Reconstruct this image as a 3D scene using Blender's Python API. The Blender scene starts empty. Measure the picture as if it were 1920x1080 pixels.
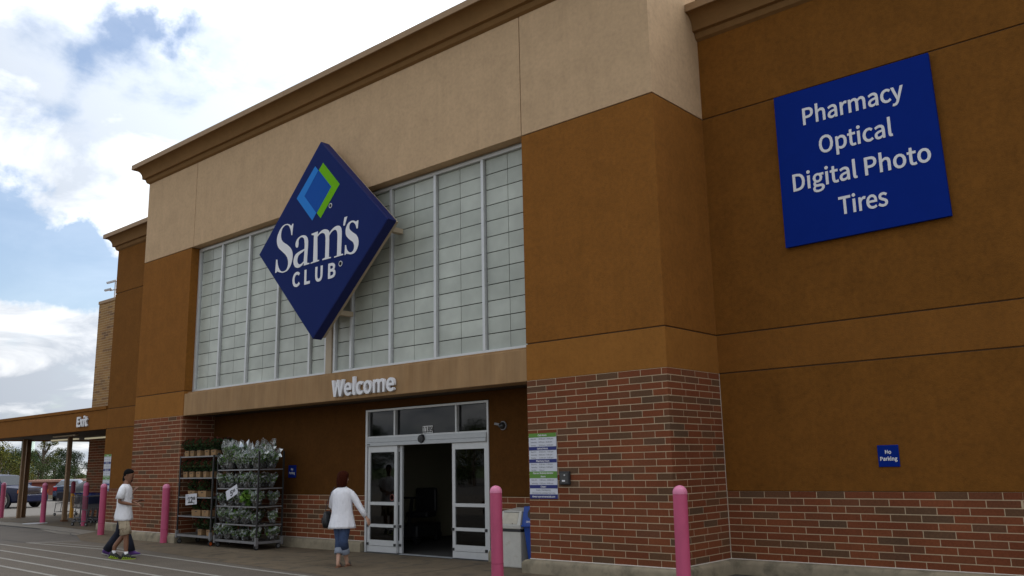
import bpy, bmesh, math, random
from mathutils import Vector, Matrix, noise as mnoise
R = math.radians
random.seed(11)
sc = bpy.context.scene
COL = sc.collection

# ------------------------------------------------------------------ camera
def look_matrix(yaw, pitch, roll):
    y, p, r = R(yaw), R(pitch), R(roll)
    F = Vector((-math.sin(y)*math.cos(p), math.cos(y)*math.cos(p), math.sin(p)))
    Rt = Vector((math.cos(y), math.sin(y), 0)); U = Rt.cross(F)
    R2 = math.cos(r)*Rt + math.sin(r)*U; U2 = -math.sin(r)*Rt + math.cos(r)*U
    m = Matrix((R2, U2, -F)).transposed().to_4x4()
    return m
cam = bpy.data.cameras.new('camera'); camo = bpy.data.objects.new('camera', cam); COL.objects.link(camo)
m = look_matrix(41.063, 11.3887, -1.1472); m.translation = (6.7752, -11.204, 1.692)
camo.matrix_world = m
cam.sensor_width = 36.0; cam.lens = 1647.75/1920*36.0
cam.clip_start = 0.05; cam.clip_end = 3000
sc.camera = camo

# ------------------------------------------------------------------ world, sun
SUN_DIR = Vector((0.17, 1.0, 0)).normalized()*math.cos(R(46)) + Vector((0, 0, math.sin(R(46))))
w = bpy.data.worlds.new('World'); sc.world = w; w.use_nodes = True
nt = w.node_tree; N = nt.nodes; L = nt.links; N.clear()
out = N.new('ShaderNodeOutputWorld')
sky = N.new('ShaderNodeTexSky'); sky.sky_type = 'NISHITA'; sky.sun_disc = False
sky.sun_elevation = R(46); sky.sun_rotation = math.atan2(SUN_DIR.x, SUN_DIR.y)
sky.air_density = 1.0; sky.dust_density = 1.6; sky.ozone_density = 1.0
bsky = N.new('ShaderNodeBackground'); bsky.inputs[1].default_value = 0.112
L.new(sky.outputs[0], bsky.inputs[0])
tc = N.new('ShaderNodeTexCoord')
def vmath(op, a, b=None):
    n = N.new('ShaderNodeVectorMath'); n.operation = op
    for i, s in enumerate((a, b)):
        if s is None: continue
        if isinstance(s, tuple): n.inputs[i].default_value = s
        else: L.new(s, n.inputs[i])
    return n
def fmath(op, a, b=None, c=None, clamp=False):
    n = N.new('ShaderNodeMath'); n.operation = op; n.use_clamp = clamp
    for i, s in enumerate((a, b, c)):
        if s is None: continue
        if isinstance(s, (int, float)): n.inputs[i].default_value = s
        else: L.new(s, n.inputs[i])
    return n.outputs[0]
dirn = vmath('NORMALIZE', tc.outputs['Generated']).outputs[0]
sep = N.new('ShaderNodeSeparateXYZ'); L.new(dirn, sep.inputs[0])
den = fmath('ADD', fmath('MAXIMUM', sep.outputs[2], 0.0), 0.22)
comb = N.new('ShaderNodeCombineXYZ')
L.new(fmath('DIVIDE', sep.outputs[0], den), comb.inputs[0]); L.new(fmath('DIVIDE', sep.outputs[1], den), comb.inputs[1])
comb.inputs[2].default_value = 3.7
def wnoise(vec, scale, detail, rough=0.55, dist=0.0):
    n = N.new('ShaderNodeTexNoise'); n.inputs['Scale'].default_value = scale; n.inputs['Detail'].default_value = detail
    n.inputs['Roughness'].default_value = rough; n.inputs['Distortion'].default_value = dist
    L.new(vec, n.inputs['Vector']); return n
nbig = wnoise(comb.outputs[0], 1.3, 3, 0.5)
nfine = wnoise(comb.outputs[0], 3.4, 9, 0.62, 0.25)
nwarp = wnoise(dirn, 9.0, 6, 0.6)
warp = vmath('SCALE', vmath('SUBTRACT', nwarp.outputs['Color'], (0.5, 0.5, 0.5)).outputs[0]); warp.inputs['Scale'].default_value = 0.12
dwp = vmath('ADD', dirn, warp.outputs[0]).outputs[0]
def hole(c, r0, r1):
    d = vmath('DISTANCE', dwp, c).outputs['Value']
    mr = N.new('ShaderNodeMapRange'); mr.interpolation_type = 'SMOOTHSTEP'
    L.new(d, mr.inputs['Value']); mr.inputs['From Min'].default_value = r0; mr.inputs['From Max'].default_value = r1
    mr.inputs['To Min'].default_value = 1; mr.inputs['To Max'].default_value = 0
    return mr.outputs[0]
cover = fmath('ADD', fmath('MULTIPLY', nbig.outputs[0], 0.45), fmath('MULTIPLY', nfine.outputs[0], 0.75))
# open blue gaps in the deck of cloud; the same scattered cover goes on all round
for c, r0, r1, k in [((-0.828, 0.361, 0.432), 0.0, 0.045, 0.24), ((-0.805, 0.397, 0.441), 0.0, 0.035, 0.30),
                     ((-0.853, 0.337, 0.395), 0.0, 0.04, 0.20), ((-0.822, 0.41, 0.395), 0.0, 0.06, 0.15), ((-0.875, 0.321, 0.36), 0.0, 0.03, 0.16),
                     ((-0.94, 0.26, 0.228), 0.02, 0.105, 0.9), ((-0.91, 0.355, 0.203), 0.01, 0.062, 0.75),
                     ((0.55, 0.62, 0.55), 0.05, 0.35, 0.4), ((0.75, -0.45, 0.5), 0.05, 0.3, 0.4), ((-0.3, -0.85, 0.45), 0.05, 0.3, 0.4), ((-0.5, -0.2, 0.8), 0.02, 0.25, 0.3)]:
    cover = fmath('SUBTRACT', cover, fmath('MULTIPLY', hole(c, r0, r1), k))
mr = N.new('ShaderNodeMapRange'); mr.interpolation_type = 'SMOOTHSTEP'; L.new(cover, mr.inputs['Value'])
mr.inputs['From Min'].default_value = 0.24; mr.inputs['From Max'].default_value = 0.56
cmask = fmath('MAXIMUM', mr.outputs[0], 0.12)      # thin veil everywhere
# cloud brightness: white tops, soft grey bellies
nshade = wnoise(comb.outputs[0], 2.3, 7, 0.58, 0.4)
ramp = N.new('ShaderNodeValToRGB'); L.new(nshade.outputs[0], ramp.inputs[0])
cr = ramp.color_ramp; cr.elements[0].position = 0.42; cr.elements[0].color = (0.42, 0.46, 0.52, 1)
cr.elements[1].position = 0.66; cr.elements[1].color = (0.97, 0.97, 0.97, 1)
bcl = N.new('ShaderNodeBackground'); L.new(ramp.outputs[0], bcl.inputs[0])
sd = vmath('DOT_PRODUCT', dirn, tuple(SUN_DIR)).outputs['Value']
gl = N.new('ShaderNodeMapRange'); gl.interpolation_type = 'SMOOTHSTEP'; L.new(sd, gl.inputs['Value']); gl.inputs['From Min'].default_value = 0.0; gl.inputs['From Max'].default_value = 1.0
gl.inputs['To Min'].default_value = 0.70; gl.inputs['To Max'].default_value = 2.2      # clouds are brighter toward the sun
L.new(gl.outputs[0], bcl.inputs[1])
mix = N.new('ShaderNodeMixShader'); L.new(cmask, mix.inputs[0]); L.new(bsky.outputs[0], mix.inputs[1]); L.new(bcl.outputs[0], mix.inputs[2])
L.new(mix.outputs[0], out.inputs['Surface'])

sun = bpy.data.lights.new('sun', 'SUN'); sun.energy = 2.0; sun.angle = R(1.0); sun.color = (1.0, 0.95, 0.87)
suno = bpy.data.objects.new('sun', sun); COL.objects.link(suno); suno.location = (0, 30, 60)
suno.rotation_euler = SUN_DIR.to_track_quat('Z', 'Y').to_euler()

sc.view_settings.view_transform = 'Standard'; sc.view_settings.look = 'None'
sc.view_settings.exposure = 0.70; sc.view_settings.gamma = 1.0; sc.view_settings.use_curve_mapping = False
sc.render.engine = 'CYCLES'; sc.cycles.max_bounces = 7; sc.cycles.transparent_max_bounces = 24; sc.cycles.diffuse_bounces = 4

# ------------------------------------------------------------------ materials
MATS = {}
def mat(name, col, rough=0.7, var=0.0, vscale=3.0, bump=0.0, bscale=60.0, metal=0.0, spec=0.5, stretch=(1, 1, 1), objrand=0.0, col2=None, c2pos=(0.45, 0.65), c2scale=6.0, alpha=None, coat=0.0, detail=6.0, bdist=0.004, world=False, streak=0.0, spots=0.0):
    if name in MATS: return MATS[name]
    m = bpy.data.materials.new(name); m.use_nodes = True; MATS[name] = m
    nt = m.node_tree; N = nt.nodes; L = nt.links
    b = N['Principled BSDF']; b.inputs['Base Color'].default_value = (*col, 1); b.inputs['Roughness'].default_value = rough
    b.inputs['Metallic'].default_value = metal; b.inputs['Specular IOR Level'].default_value = spec
    b.inputs['Coat Weight'].default_value = coat; b.inputs['Coat Roughness'].default_value = 0.05
    if var or bump or objrand or col2:
        if world:
            t = N.new('ShaderNodeNewGeometry'); src = t.outputs['Position']
        else:
            t = N.new('ShaderNodeTexCoord'); src = t.outputs['Object']
        mp = N.new('ShaderNodeMapping'); mp.inputs['Scale'].default_value = stretch; L.new(src, mp.inputs[0]); vec = mp.outputs[0]
        cur = None
        def rgb(c):
            n = N.new('ShaderNodeRGB'); n.outputs[0].default_value = (*c, 1); return n.outputs[0]
        cur = rgb(col)
        if col2:
            n = N.new('ShaderNodeTexNoise'); n.inputs['Scale'].default_value = c2scale; n.inputs['Detail'].default_value = detail; n.inputs['Roughness'].default_value = 0.6
            L.new(vec, n.inputs['Vector'])
            r = N.new('ShaderNodeMapRange'); r.inputs['From Min'].default_value = c2pos[0]; r.inputs['From Max'].default_value = c2pos[1]; L.new(n.outputs[0], r.inputs[0])
            mx = N.new('ShaderNodeMixRGB'); L.new(r.outputs[0], mx.inputs[0]); L.new(cur, mx.inputs[1]); mx.inputs[2].default_value = (*col2, 1); cur = mx.outputs[0]
        if var:
            n = N.new('ShaderNodeTexNoise'); n.inputs['Scale'].default_value = vscale; n.inputs['Detail'].default_value = detail; n.inputs['Roughness'].default_value = 0.65
            n.inputs['Distortion'].default_value = 0.6; L.new(vec, n.inputs['Vector'])
            r = N.new('ShaderNodeMapRange'); r.inputs['From Min'].default_value = 0.25; r.inputs['From Max'].default_value = 0.75
            r.inputs['To Min'].default_value = 1-var; r.inputs['To Max'].default_value = 1+var; L.new(n.outputs[0], r.inputs[0])
            hs = N.new('ShaderNodeVectorMath'); hs.operation = 'SCALE'; L.new(cur, hs.inputs[0]); L.new(r.outputs[0], hs.inputs['Scale']); cur = hs.outputs[0]
        if streak:      # rain streaks: noise drawn out down the wall
            m2 = N.new('ShaderNodeMapping'); m2.inputs['Scale'].default_value = (5.0, 5.0, 0.22); L.new(src, m2.inputs[0])
            n = N.new('ShaderNodeTexNoise'); n.inputs['Scale'].default_value = 1.0; n.inputs['Detail'].default_value = 5; n.inputs['Roughness'].default_value = 0.7; L.new(m2.outputs[0], n.inputs['Vector'])
            r = N.new('ShaderNodeMapRange'); r.inputs['From Min'].default_value = 0.35; r.inputs['From Max'].default_value = 0.72; r.inputs['To Min'].default_value = 1+streak*.5; r.inputs['To Max'].default_value = 1-streak; L.new(n.outputs[0], r.inputs[0])
            hs = N.new('ShaderNodeVectorMath'); hs.operation = 'SCALE'; L.new(cur, hs.inputs[0]); L.new(r.outputs[0], hs.inputs['Scale']); cur = hs.outputs[0]
        if spots:       # trodden gum, oil drips
            vo = N.new('ShaderNodeTexVoronoi'); vo.inputs['Scale'].default_value = 2.2; L.new(src, vo.inputs['Vector'])
            nn = N.new('ShaderNodeTexNoise'); nn.inputs['Scale'].default_value = 1.3; L.new(src, nn.inputs['Vector'])
            ra = N.new('ShaderNodeMath'); ra.operation = 'MULTIPLY'; L.new(nn.outputs[0], ra.inputs[0]); ra.inputs[1].default_value = 0.16
            lt = N.new('ShaderNodeMath'); lt.operation = 'LESS_THAN'; L.new(vo.outputs['Distance'], lt.inputs[0]); L.new(ra.outputs[0], lt.inputs[1])
            r = N.new('ShaderNodeMapRange'); r.inputs['To Min'].default_value = 1; r.inputs['To Max'].default_value = 1-spots; L.new(lt.outputs[0], r.inputs[0])
            hs = N.new('ShaderNodeVectorMath'); hs.operation = 'SCALE'; L.new(cur, hs.inputs[0]); L.new(r.outputs[0], hs.inputs['Scale']); cur = hs.outputs[0]
        if objrand:
            oi = N.new('ShaderNodeObjectInfo')
            r = N.new('ShaderNodeMapRange'); r.inputs['To Min'].default_value = 1-objrand; r.inputs['To Max'].default_value = 1+objrand; L.new(oi.outputs['Random'], r.inputs[0])
            hs = N.new('ShaderNodeVectorMath'); hs.operation = 'SCALE'; L.new(cur, hs.inputs[0]); L.new(r.outputs[0], hs.inputs['Scale']); cur = hs.outputs[0]
        L.new(cur, b.inputs['Base Color'])
        if bump:
            n = N.new('ShaderNodeTexNoise'); n.inputs['Scale'].default_value = bscale; n.inputs['Detail'].default_value = 3; n.inputs['Roughness'].default_value = 0.6
            L.new(vec, n.inputs['Vector'])
            bp = N.new('ShaderNodeBump'); bp.inputs['Strength'].default_value = bump; bp.inputs['Distance'].default_value = bdist; L.new(n.outputs[0], bp.inputs['Height']); L.new(bp.outputs[0], b.inputs['Normal'])
    return m

def island_mat(name, cols, rough, nscale=40, var=0.18, bump=0.3, bdist=0.003):
    """colour picked per brick / leaf: object random plus random per island through a ramp"""
    m = bpy.data.materials.new(name); m.use_nodes = True; MATS[name] = m
    nt = m.node_tree; N = nt.nodes; L = nt.links; b = N['Principled BSDF']; b.inputs['Roughness'].default_value = rough; b.inputs['Specular IOR Level'].default_value = 0.5 if 'panel' in name else 0.15
    oi = N.new('ShaderNodeObjectInfo'); g = N.new('ShaderNodeNewGeometry')
    a = N.new('ShaderNodeMath'); a.operation = 'ADD'; L.new(oi.outputs['Random'], a.inputs[0]); L.new(g.outputs['Random Per Island'], a.inputs[1])
    f = N.new('ShaderNodeMath'); f.operation = 'FRACT'; L.new(a.outputs[0], f.inputs[0])
    r = N.new('ShaderNodeValToRGB'); L.new(f.outputs[0], r.inputs[0]); e = r.color_ramp.elements
    for i, (p, c) in enumerate(cols):
        if i < 2: e[i].position = p; e[i].color = (*c, 1)
        else:
            x = e.new(p); x.color = (*c, 1)
    n = N.new('ShaderNodeTexNoise'); n.inputs['Scale'].default_value = nscale; n.inputs['Detail'].default_value = 5; L.new(g.outputs['Position'], n.inputs['Vector'])
    mr = N.new('ShaderNodeMapRange'); mr.inputs['From Min'].default_value = 0.25; mr.inputs['From Max'].default_value = 0.75
    mr.inputs['To Min'].default_value = 1-var; mr.inputs['To Max'].default_value = 1+var; L.new(n.outputs[0], mr.inputs[0])
    n2 = N.new('ShaderNodeTexNoise'); n2.inputs['Scale'].default_value = 1.1; n2.inputs['Detail'].default_value = 3; L.new(g.outputs['Position'], n2.inputs['Vector'])
    mr2 = N.new('ShaderNodeMapRange'); mr2.inputs['From Min'].default_value = 0.3; mr2.inputs['From Max'].default_value = 0.7
    mr2.inputs['To Min'].default_value = 0.85; mr2.inputs['To Max'].default_value = 1.12; L.new(n2.outputs[0], mr2.inputs[0])
    mm = N.new('ShaderNodeMath'); mm.operation = 'MULTIPLY'; L.new(mr.outputs[0], mm.inputs[0]); L.new(mr2.outputs[0], mm.inputs[1])
    hs = N.new('ShaderNodeVectorMath'); hs.operation = 'SCALE'; L.new(r.outputs[0], hs.inputs[0]); L.new(mm.outputs[0], hs.inputs['Scale']); L.new(hs.outputs[0], b.inputs['Base Color'])
    if bump:
        bp = N.new('ShaderNodeBump'); bp.inputs['Strength'].default_value = bump; bp.inputs['Distance'].default_value = bdist; L.new(n.outputs[0], bp.inputs['Height']); L.new(bp.outputs[0], b.inputs['Normal'])
    return m

def glass_mat(name, tint, rough=0.02, ior=1.5, base=0.0, white=None, wfac=0.0):
    m = bpy.data.materials.new(name); m.use_nodes = True; MATS[name] = m
    nt = m.node_tree; N = nt.nodes; L = nt.links; N.clear(); o = N.new('ShaderNodeOutputMaterial')
    t = N.new('ShaderNodeBsdfTransparent'); t.inputs[0].default_value = (*tint, 1)
    g = N.new('ShaderNodeBsdfGlossy'); g.inputs['Roughness'].default_value = rough
    fr = N.new('ShaderNodeFresnel'); fr.inputs[0].default_value = ior
    mx = N.new('ShaderNodeMixShader'); 
    ad = N.new('ShaderNodeMath'); ad.operation = 'ADD'; ad.use_clamp = True; L.new(fr.outputs[0], ad.inputs[0]); ad.inputs[1].default_value = base
    L.new(ad.outputs[0], mx.inputs[0]); L.new(t.outputs[0], mx.inputs[1]); L.new(g.outputs[0], mx.inputs[2])
    last = mx.outputs[0]
    if white:  # pale noise patches paint highlights onto the crinkled film
        d = N.new('ShaderNodeBsdfDiffuse'); d.inputs[0].default_value = (*white, 1)
        n = N.new('ShaderNodeTexNoise'); n.inputs['Scale'].default_value = 22; n.inputs['Detail'].default_value = 9; n.inputs['Roughness'].default_value = 0.72; n.inputs['Distortion'].default_value = 0.2
        gm = N.new('ShaderNodeNewGeometry'); L.new(gm.outputs['Position'], n.inputs['Vector'])
        r = N.new('ShaderNodeMapRange'); r.inputs['From Min'].default_value = 0.48; r.inputs['From Max'].default_value = 0.68; r.inputs['To Min'].default_value = 0.03; r.inputs['To Max'].default_value = wfac; L.new(n.outputs[0], r.inputs[0])
        m2 = N.new('ShaderNodeMixShader'); L.new(r.outputs[0], m2.inputs[0]); L.new(last, m2.inputs[1]); L.new(d.outputs[0], m2.inputs[2]); last = m2.outputs[0]
    L.new(last, o.inputs[0])
    return m

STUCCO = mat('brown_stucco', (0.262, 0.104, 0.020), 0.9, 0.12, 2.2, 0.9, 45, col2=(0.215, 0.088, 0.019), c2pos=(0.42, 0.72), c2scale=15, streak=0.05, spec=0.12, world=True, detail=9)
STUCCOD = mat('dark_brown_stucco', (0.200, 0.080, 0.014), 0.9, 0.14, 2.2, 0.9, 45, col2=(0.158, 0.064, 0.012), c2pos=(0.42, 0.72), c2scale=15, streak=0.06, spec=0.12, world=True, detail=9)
ALCOVE = mat('alcove_brown_paint', (0.095, 0.038, 0.008), 0.9, 0.14, 2.2, 0.9, 45, col2=(0.078, 0.032, 0.007), c2pos=(0.42, 0.72), c2scale=15, spec=0.1, world=True)  # brown darkened so the recess shade sits in the wall colour
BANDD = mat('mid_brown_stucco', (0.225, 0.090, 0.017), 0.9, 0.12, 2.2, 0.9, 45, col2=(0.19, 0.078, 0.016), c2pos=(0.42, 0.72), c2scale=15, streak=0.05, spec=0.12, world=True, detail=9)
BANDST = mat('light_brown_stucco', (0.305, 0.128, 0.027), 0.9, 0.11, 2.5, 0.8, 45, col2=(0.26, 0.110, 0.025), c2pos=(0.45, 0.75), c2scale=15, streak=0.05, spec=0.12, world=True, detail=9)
TAN = mat('tan_stucco', (0.57, 0.395, 0.237), 0.9, 0.10, 2.0, 0.6, 50, col2=(0.50, 0.345, 0.212), c2pos=(0.42, 0.72), c2scale=14, streak=0.05, spec=0.12, world=True, detail=9)
CORN = mat('cornice_stucco', (0.215, 0.115, 0.044), 0.85, 0.10, 3, 0.3, 60, spec=0.12, world=True)
CAPM = mat('painted_metal_coping', (0.33, 0.205, 0.105), 0.6, 0.06, 3, world=True)
MORTAR = mat('mortar', (0.52, 0.40, 0.26), 0.95, 0.12, 20, 0.4, 120, world=True)
DARKJ = mat('joint_shadow_sealant', (0.10, 0.05, 0.02), 0.9)  # dark backing that shows through the panel joints
CONC = mat('stained_concrete', (0.28, 0.235, 0.160), 0.9, 0.25, 2.6, 0.5, 70, col2=(0.12, 0.105, 0.07), c2pos=(0.5, 0.72), c2scale=3.3, world=True)
LINTEL = mat('weathered_lintel', (0.37, 0.225, 0.105), 0.88, 0.10, 1.6, 0.4, 60, stretch=(1, 1, 0.45), col2=(0.29, 0.165, 0.070), c2pos=(0.36, 0.76), c2scale=2.2, streak=0.16, world=True)
BRICK = island_mat('red_brick', [(0.0, (0.205, 0.062, 0.027)), (0.30, (0.182, 0.056, 0.025)), (0.55, (0.222, 0.069, 0.029)), (0.72, (0.165, 0.062, 0.030)), (0.80, (0.140, 0.070, 0.036)), (0.90, (0.118, 0.068, 0.040)), (1.0, (0.198, 0.062, 0.027))], 0.85)
TBRICK = island_mat('tan_brick', [(0.0, (0.36, 0.21, 0.085)), (0.5, (0.33, 0.19, 0.075)), (0.75, (0.30, 0.165, 0.07)), (0.86, (0.19, 0.11, 0.06)), (1.0, (0.37, 0.22, 0.09))], 0.85)
ALU = mat('brushed_aluminium', (0.62, 0.63, 0.63), 0.42, 0.05, 8, metal=0.35)
ALUD = mat('grey_aluminium', (0.50, 0.52, 0.53), 0.45, 0.05, 8, metal=0.3)
PANEL = island_mat('translucent_panel', [(0.0, (0.42, 0.45, 0.395)), (0.5, (0.455, 0.485, 0.425)), (1.0, (0.49, 0.52, 0.46))], 0.28, nscale=3, var=0.10, bump=0)
BLACK = mat('black_plastic', (0.02, 0.02, 0.022), 0.45)
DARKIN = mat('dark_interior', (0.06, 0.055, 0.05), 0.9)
CREAMW = mat('cream_paint', (0.42, 0.40, 0.28), 0.8, 0.05, 2)
GLASS = glass_mat('dark_glass', (0.30, 0.32, 0.33))
SIGNB = mat('sign_blue', (0.012, 0.024, 0.120), 0.7, 0.05, 2, spec=0.06)
SIGNB2 = mat('services_sign_blue', (0.003, 0.022, 0.22), 0.7, 0.05, 2, spec=0.06)
SIGNS = mat('sign_side_blue', (0.008, 0.014, 0.10), 0.6, spec=0.25)
WHITE = mat('sign_white', (0.78, 0.78, 0.80), 0.5)
LOGOG = mat('logo_green', (0.16, 0.46, 0.010), 0.6, spec=0.05)
LOGOL = mat('logo_light_blue', (0.030, 0.22, 0.66), 0.6, spec=0.05)
LOGOM = mat('logo_mid_blue', (0.010, 0.085, 0.38), 0.6, spec=0.05)
BEIGEM = mat('beige_steel', (0.45, 0.36, 0.25), 0.6)
PINK = mat('pink_bollard_sleeve', (0.52, 0.080, 0.175), 0.55, 0.14, 1.6, col2=(0.55, 0.05, 0.11), c2pos=(0.60, 0.66), c2scale=3.4, stretch=(2, 2, 1), coat=0.1, objrand=0.07)
PINKC = mat('pink_dome', (0.70, 0.22, 0.36), 0.45, 0.08, 6)
YELL = mat('yellow_paint', (0.70, 0.33, 0.02), 0.5, 0.12, 6)
DRED = mat('dark_red_sleeve', (0.25, 0.02, 0.05), 0.5)
BROWNP = mat('brown_post_paint', (0.26, 0.16, 0.085), 0.6, 0.2, 4)
DARKC = mat('dark_soffit', (0.045, 0.030, 0.018), 0.85)  # ceiling shade painted in as a dark base colour
STEEL = mat('galvanised_steel', (0.24, 0.24, 0.245), 0.45, 0.2, 12, metal=0.5)
BSTEEL = mat('black_steel', (0.02, 0.02, 0.02), 0.5)
RUBBER = mat('black_rubber', (0.02, 0.02, 0.02), 0.8)
ORANGE = mat('orange_caster', (0.65, 0.12, 0.02), 0.5)
CARD = mat('tan_cardboard', (0.31, 0.185, 0.085), 0.85, 0.1, 12, objrand=0.1)
POT = mat('dark_nursery_pot', (0.055, 0.038, 0.03), 0.7)
LEAFD = island_mat('mum_foliage', [(0.0, (0.016, 0.034, 0.012)), (0.5, (0.028, 0.055, 0.018)), (1.0, (0.042, 0.075, 0.022))], 0.7, var=0.2, bump=0)
MUM = island_mat('mum_blossom', [(0.0, (0.060, 0.016, 0.010)), (1.0, (0.12, 0.030, 0.016))], 0.7, var=0.2, bump=0)
LEAFG = island_mat('fresh_foliage', [(0.0, (0.045, 0.11, 0.015)), (0.5, (0.10, 0.21, 0.03)), (1.0, (0.22, 0.36, 0.06))], 0.55, var=0.2, bump=0)
CELLO = glass_mat('clear_cellophane', (0.93, 0.95, 0.94), 0.10, 1.5, 0.05, (0.74, 0.78, 0.78), 0.50)
# ------------------------------------------------------------------ mesh helpers
class MB:
    def __init__(s): s.v = []; s.f = []; s.m = []; s.cur = 0
    def add(s, vs, fs):
        o = len(s.v); s.v += [tuple(p) for p in vs]; s.f += [tuple(i+o for i in f) for f in fs]; s.m += [s.cur]*len(fs); return s
    def box(s, x0, x1, y0, y1, z0, z1):
        return s.add([(x0, y0, z0), (x1, y0, z0), (x1, y1, z0), (x0, y1, z0), (x0, y0, z1), (x1, y0, z1), (x1, y1, z1), (x0, y1, z1)],
                     [(3, 2, 1, 0), (4, 5, 6, 7), (0, 1, 5, 4), (1, 2, 6, 5), (2, 3, 7, 6), (3, 0, 4, 7)])
    def bar(s, p, q, w, h=None, up=(0, 0, 1)):
        p, q = Vector(p), Vector(q); h = h or w; d = (q-p).normalized(); u = Vector(up)
        if abs(d.dot(u)) > 0.98: u = Vector((1, 0, 0))
        a = d.cross(u).normalized()*w/2; b = a.cross(d).normalized()*h/2
        return s.add([p-a-b, p+a-b, p+a+b, p-a+b, q-a-b, q+a-b, q+a+b, q-a+b], [(3, 2, 1, 0), (4, 5, 6, 7), (0, 1, 5, 4), (1, 2, 6, 5), (2, 3, 7, 6), (3, 0, 4, 7)])
    def loft(s, rings, cap0=True, cap1=True):
        n = len(rings[0]); o = len(s.v); vs = [p for r in rings for p in r]; fs = []
        for i in range(len(rings)-1):
            for j in range(n):
                a, b = i*n+j, i*n+(j+1) % n; fs.append((a, b, b+n, a+n))
        if cap0: fs.append(tuple(range(n-1, -1, -1)))
        if cap1: fs.append(tuple((len(rings)-1)*n+j for j in range(n)))
        return s.add(vs, fs)
    def tube(s, p, q, r, r2=None, n=10):
        return s.path([p, q], [r, r2 if r2 is not None else r], n)
    def path(s, pts, rad, n=10, ref=(0, 0, 1), caps=True, tw=None):
        """tube along points; rad items are r or (r across, r along ref-normal)"""
        pts = [Vector(p) for p in pts]; rings = []
        for i, p in enumerate(pts):
            d = (pts[min(i+1, len(pts)-1)]-pts[max(i-1, 0)]).normalized()
            if i == 0:
                u = Vector(ref)
                if abs(d.dot(u)) > 0.85: u = Vector((0, 1, 0)) if abs(d.y) < 0.8 else Vector((1, 0, 0))
            else: u = b            # carry the frame along so that rings never twist
            a = d.cross(u).normalized(); b = a.cross(d).normalized()
            r = rad[i]; ra, rb = (r, r) if isinstance(r, (int, float)) else r
            rings.append([p+a*ra*math.cos(t)-b*rb*math.sin(t) for t in [2*math.pi*k/n for k in range(n)]])
        return s.loft(rings, caps, caps)
    def lathe(s, prof, c=(0, 0, 0), n=20, axis='z'):
        rings = []
        for r, z in prof:
            ring = []
            for k in range(n):
                t = 2*math.pi*k/n; a, b = r*math.cos(t), r*math.sin(t)
                v = (a, b, z) if axis == 'z' else ((z, a, b) if axis == 'x' else (b, z, a))
                ring.append((c[0]+v[0], c[1]+v[1], c[2]+v[2]))
            rings.append(ring)
        return s.loft(rings)
    def prism(s, poly, y0, y1):
        """poly in (x,z), extruded along y"""
        n = len(poly); vs = [(x, y0, z) for x, z in poly]+[(x, y1, z) for x, z in poly]
        return s.add(vs, [tuple(range(n)), tuple(range(2*n-1, n-1, -1))]+[(i, i+n, (i+1) % n+n, (i+1) % n) for i in range(n)])
    def mesh(s, name, mats, smooth=False, bevel=0):
        me = bpy.data.meshes.new(name); me.from_pydata(s.v, [], s.f)
        if not isinstance(mats, (list, tuple)): mats = [mats]
        for x in mats: me.materials.append(x)
        if len(mats) > 1: me.polygons.foreach_set('material_index', s.m)
        bm = bmesh.new(); bm.from_mesh(me); bmesh.ops.recalc_face_normals(bm, faces=bm.faces)
        if bevel: bmesh.ops.bevel(bm, geom=bm.edges[:], offset=bevel, segments=2, affect='EDGES', profile=0.5)
        bm.to_mesh(me); bm.free()
        if smooth: me.polygons.foreach_set('use_smooth', [True]*len(me.polygons))
        me.update(); return me
def link(name, me, parent=None, loc=None):
    o = bpy.data.objects.new(name, me); COL.objects.link(o)
    if parent: o.parent = parent
    if loc: o.location = loc
    return o
def obj(name, mb, mats, parent=None, smooth=False, bevel=0, loc=None):
    return link(name, mb.mesh(name, mats, smooth, bevel), parent, loc)
def tag(o, label=None, cat=None, group=None, kind=None):
    if label: o['label'] = label
    if cat: o['category'] = cat
    if group: o['group'] = group
    if kind: o['kind'] = kind
    return o
def thing(name, label, cat, loc=(0, 0, 0), rz=0.0, group=None):
    o = bpy.data.objects.new(name, None); COL.objects.link(o); o.location = loc; o.rotation_euler = (0, 0, rz); o.empty_display_size = 0.2
    return tag(o, label, cat, group)
def copy_tree(o, parent=None):
    c = o.copy(); COL.objects.link(c)
    if parent: c.parent = parent
    for ch in [x for x in KIDS.get(o.name, [])]:
        copy_tree(ch, c)
    return c
KIDS = {}
def index_kids(root):
    for o in COL.objects:
        pass
    def rec(o):
        KIDS[o.name] = list(o.children)
        for c in o.children: rec(c)
    rec(root)
def place_copy(proto, loc, rz, label, group=None, first=[set()]):
    """the first placement moves the built thing itself, later ones copy it with its parts"""
    if proto.name not in first[0]:
        first[0].add(proto.name); index_kids(proto); o = proto
    else: o = copy_tree(proto)
    o.location = loc; o.rotation_euler = (0, 0, rz); o['label'] = label
    if group: o['group'] = group
    return o
def shade_auto(o, ang=35):
    me = o.data; bm = bmesh.new(); bm.from_mesh(me)
    for f in bm.faces: f.smooth = True
    for e in bm.edges:
        e.smooth = not (len(e.link_faces) == 2 and e.calc_face_angle(0) > R(ang))
    bm.to_mesh(me); bm.free()
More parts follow.
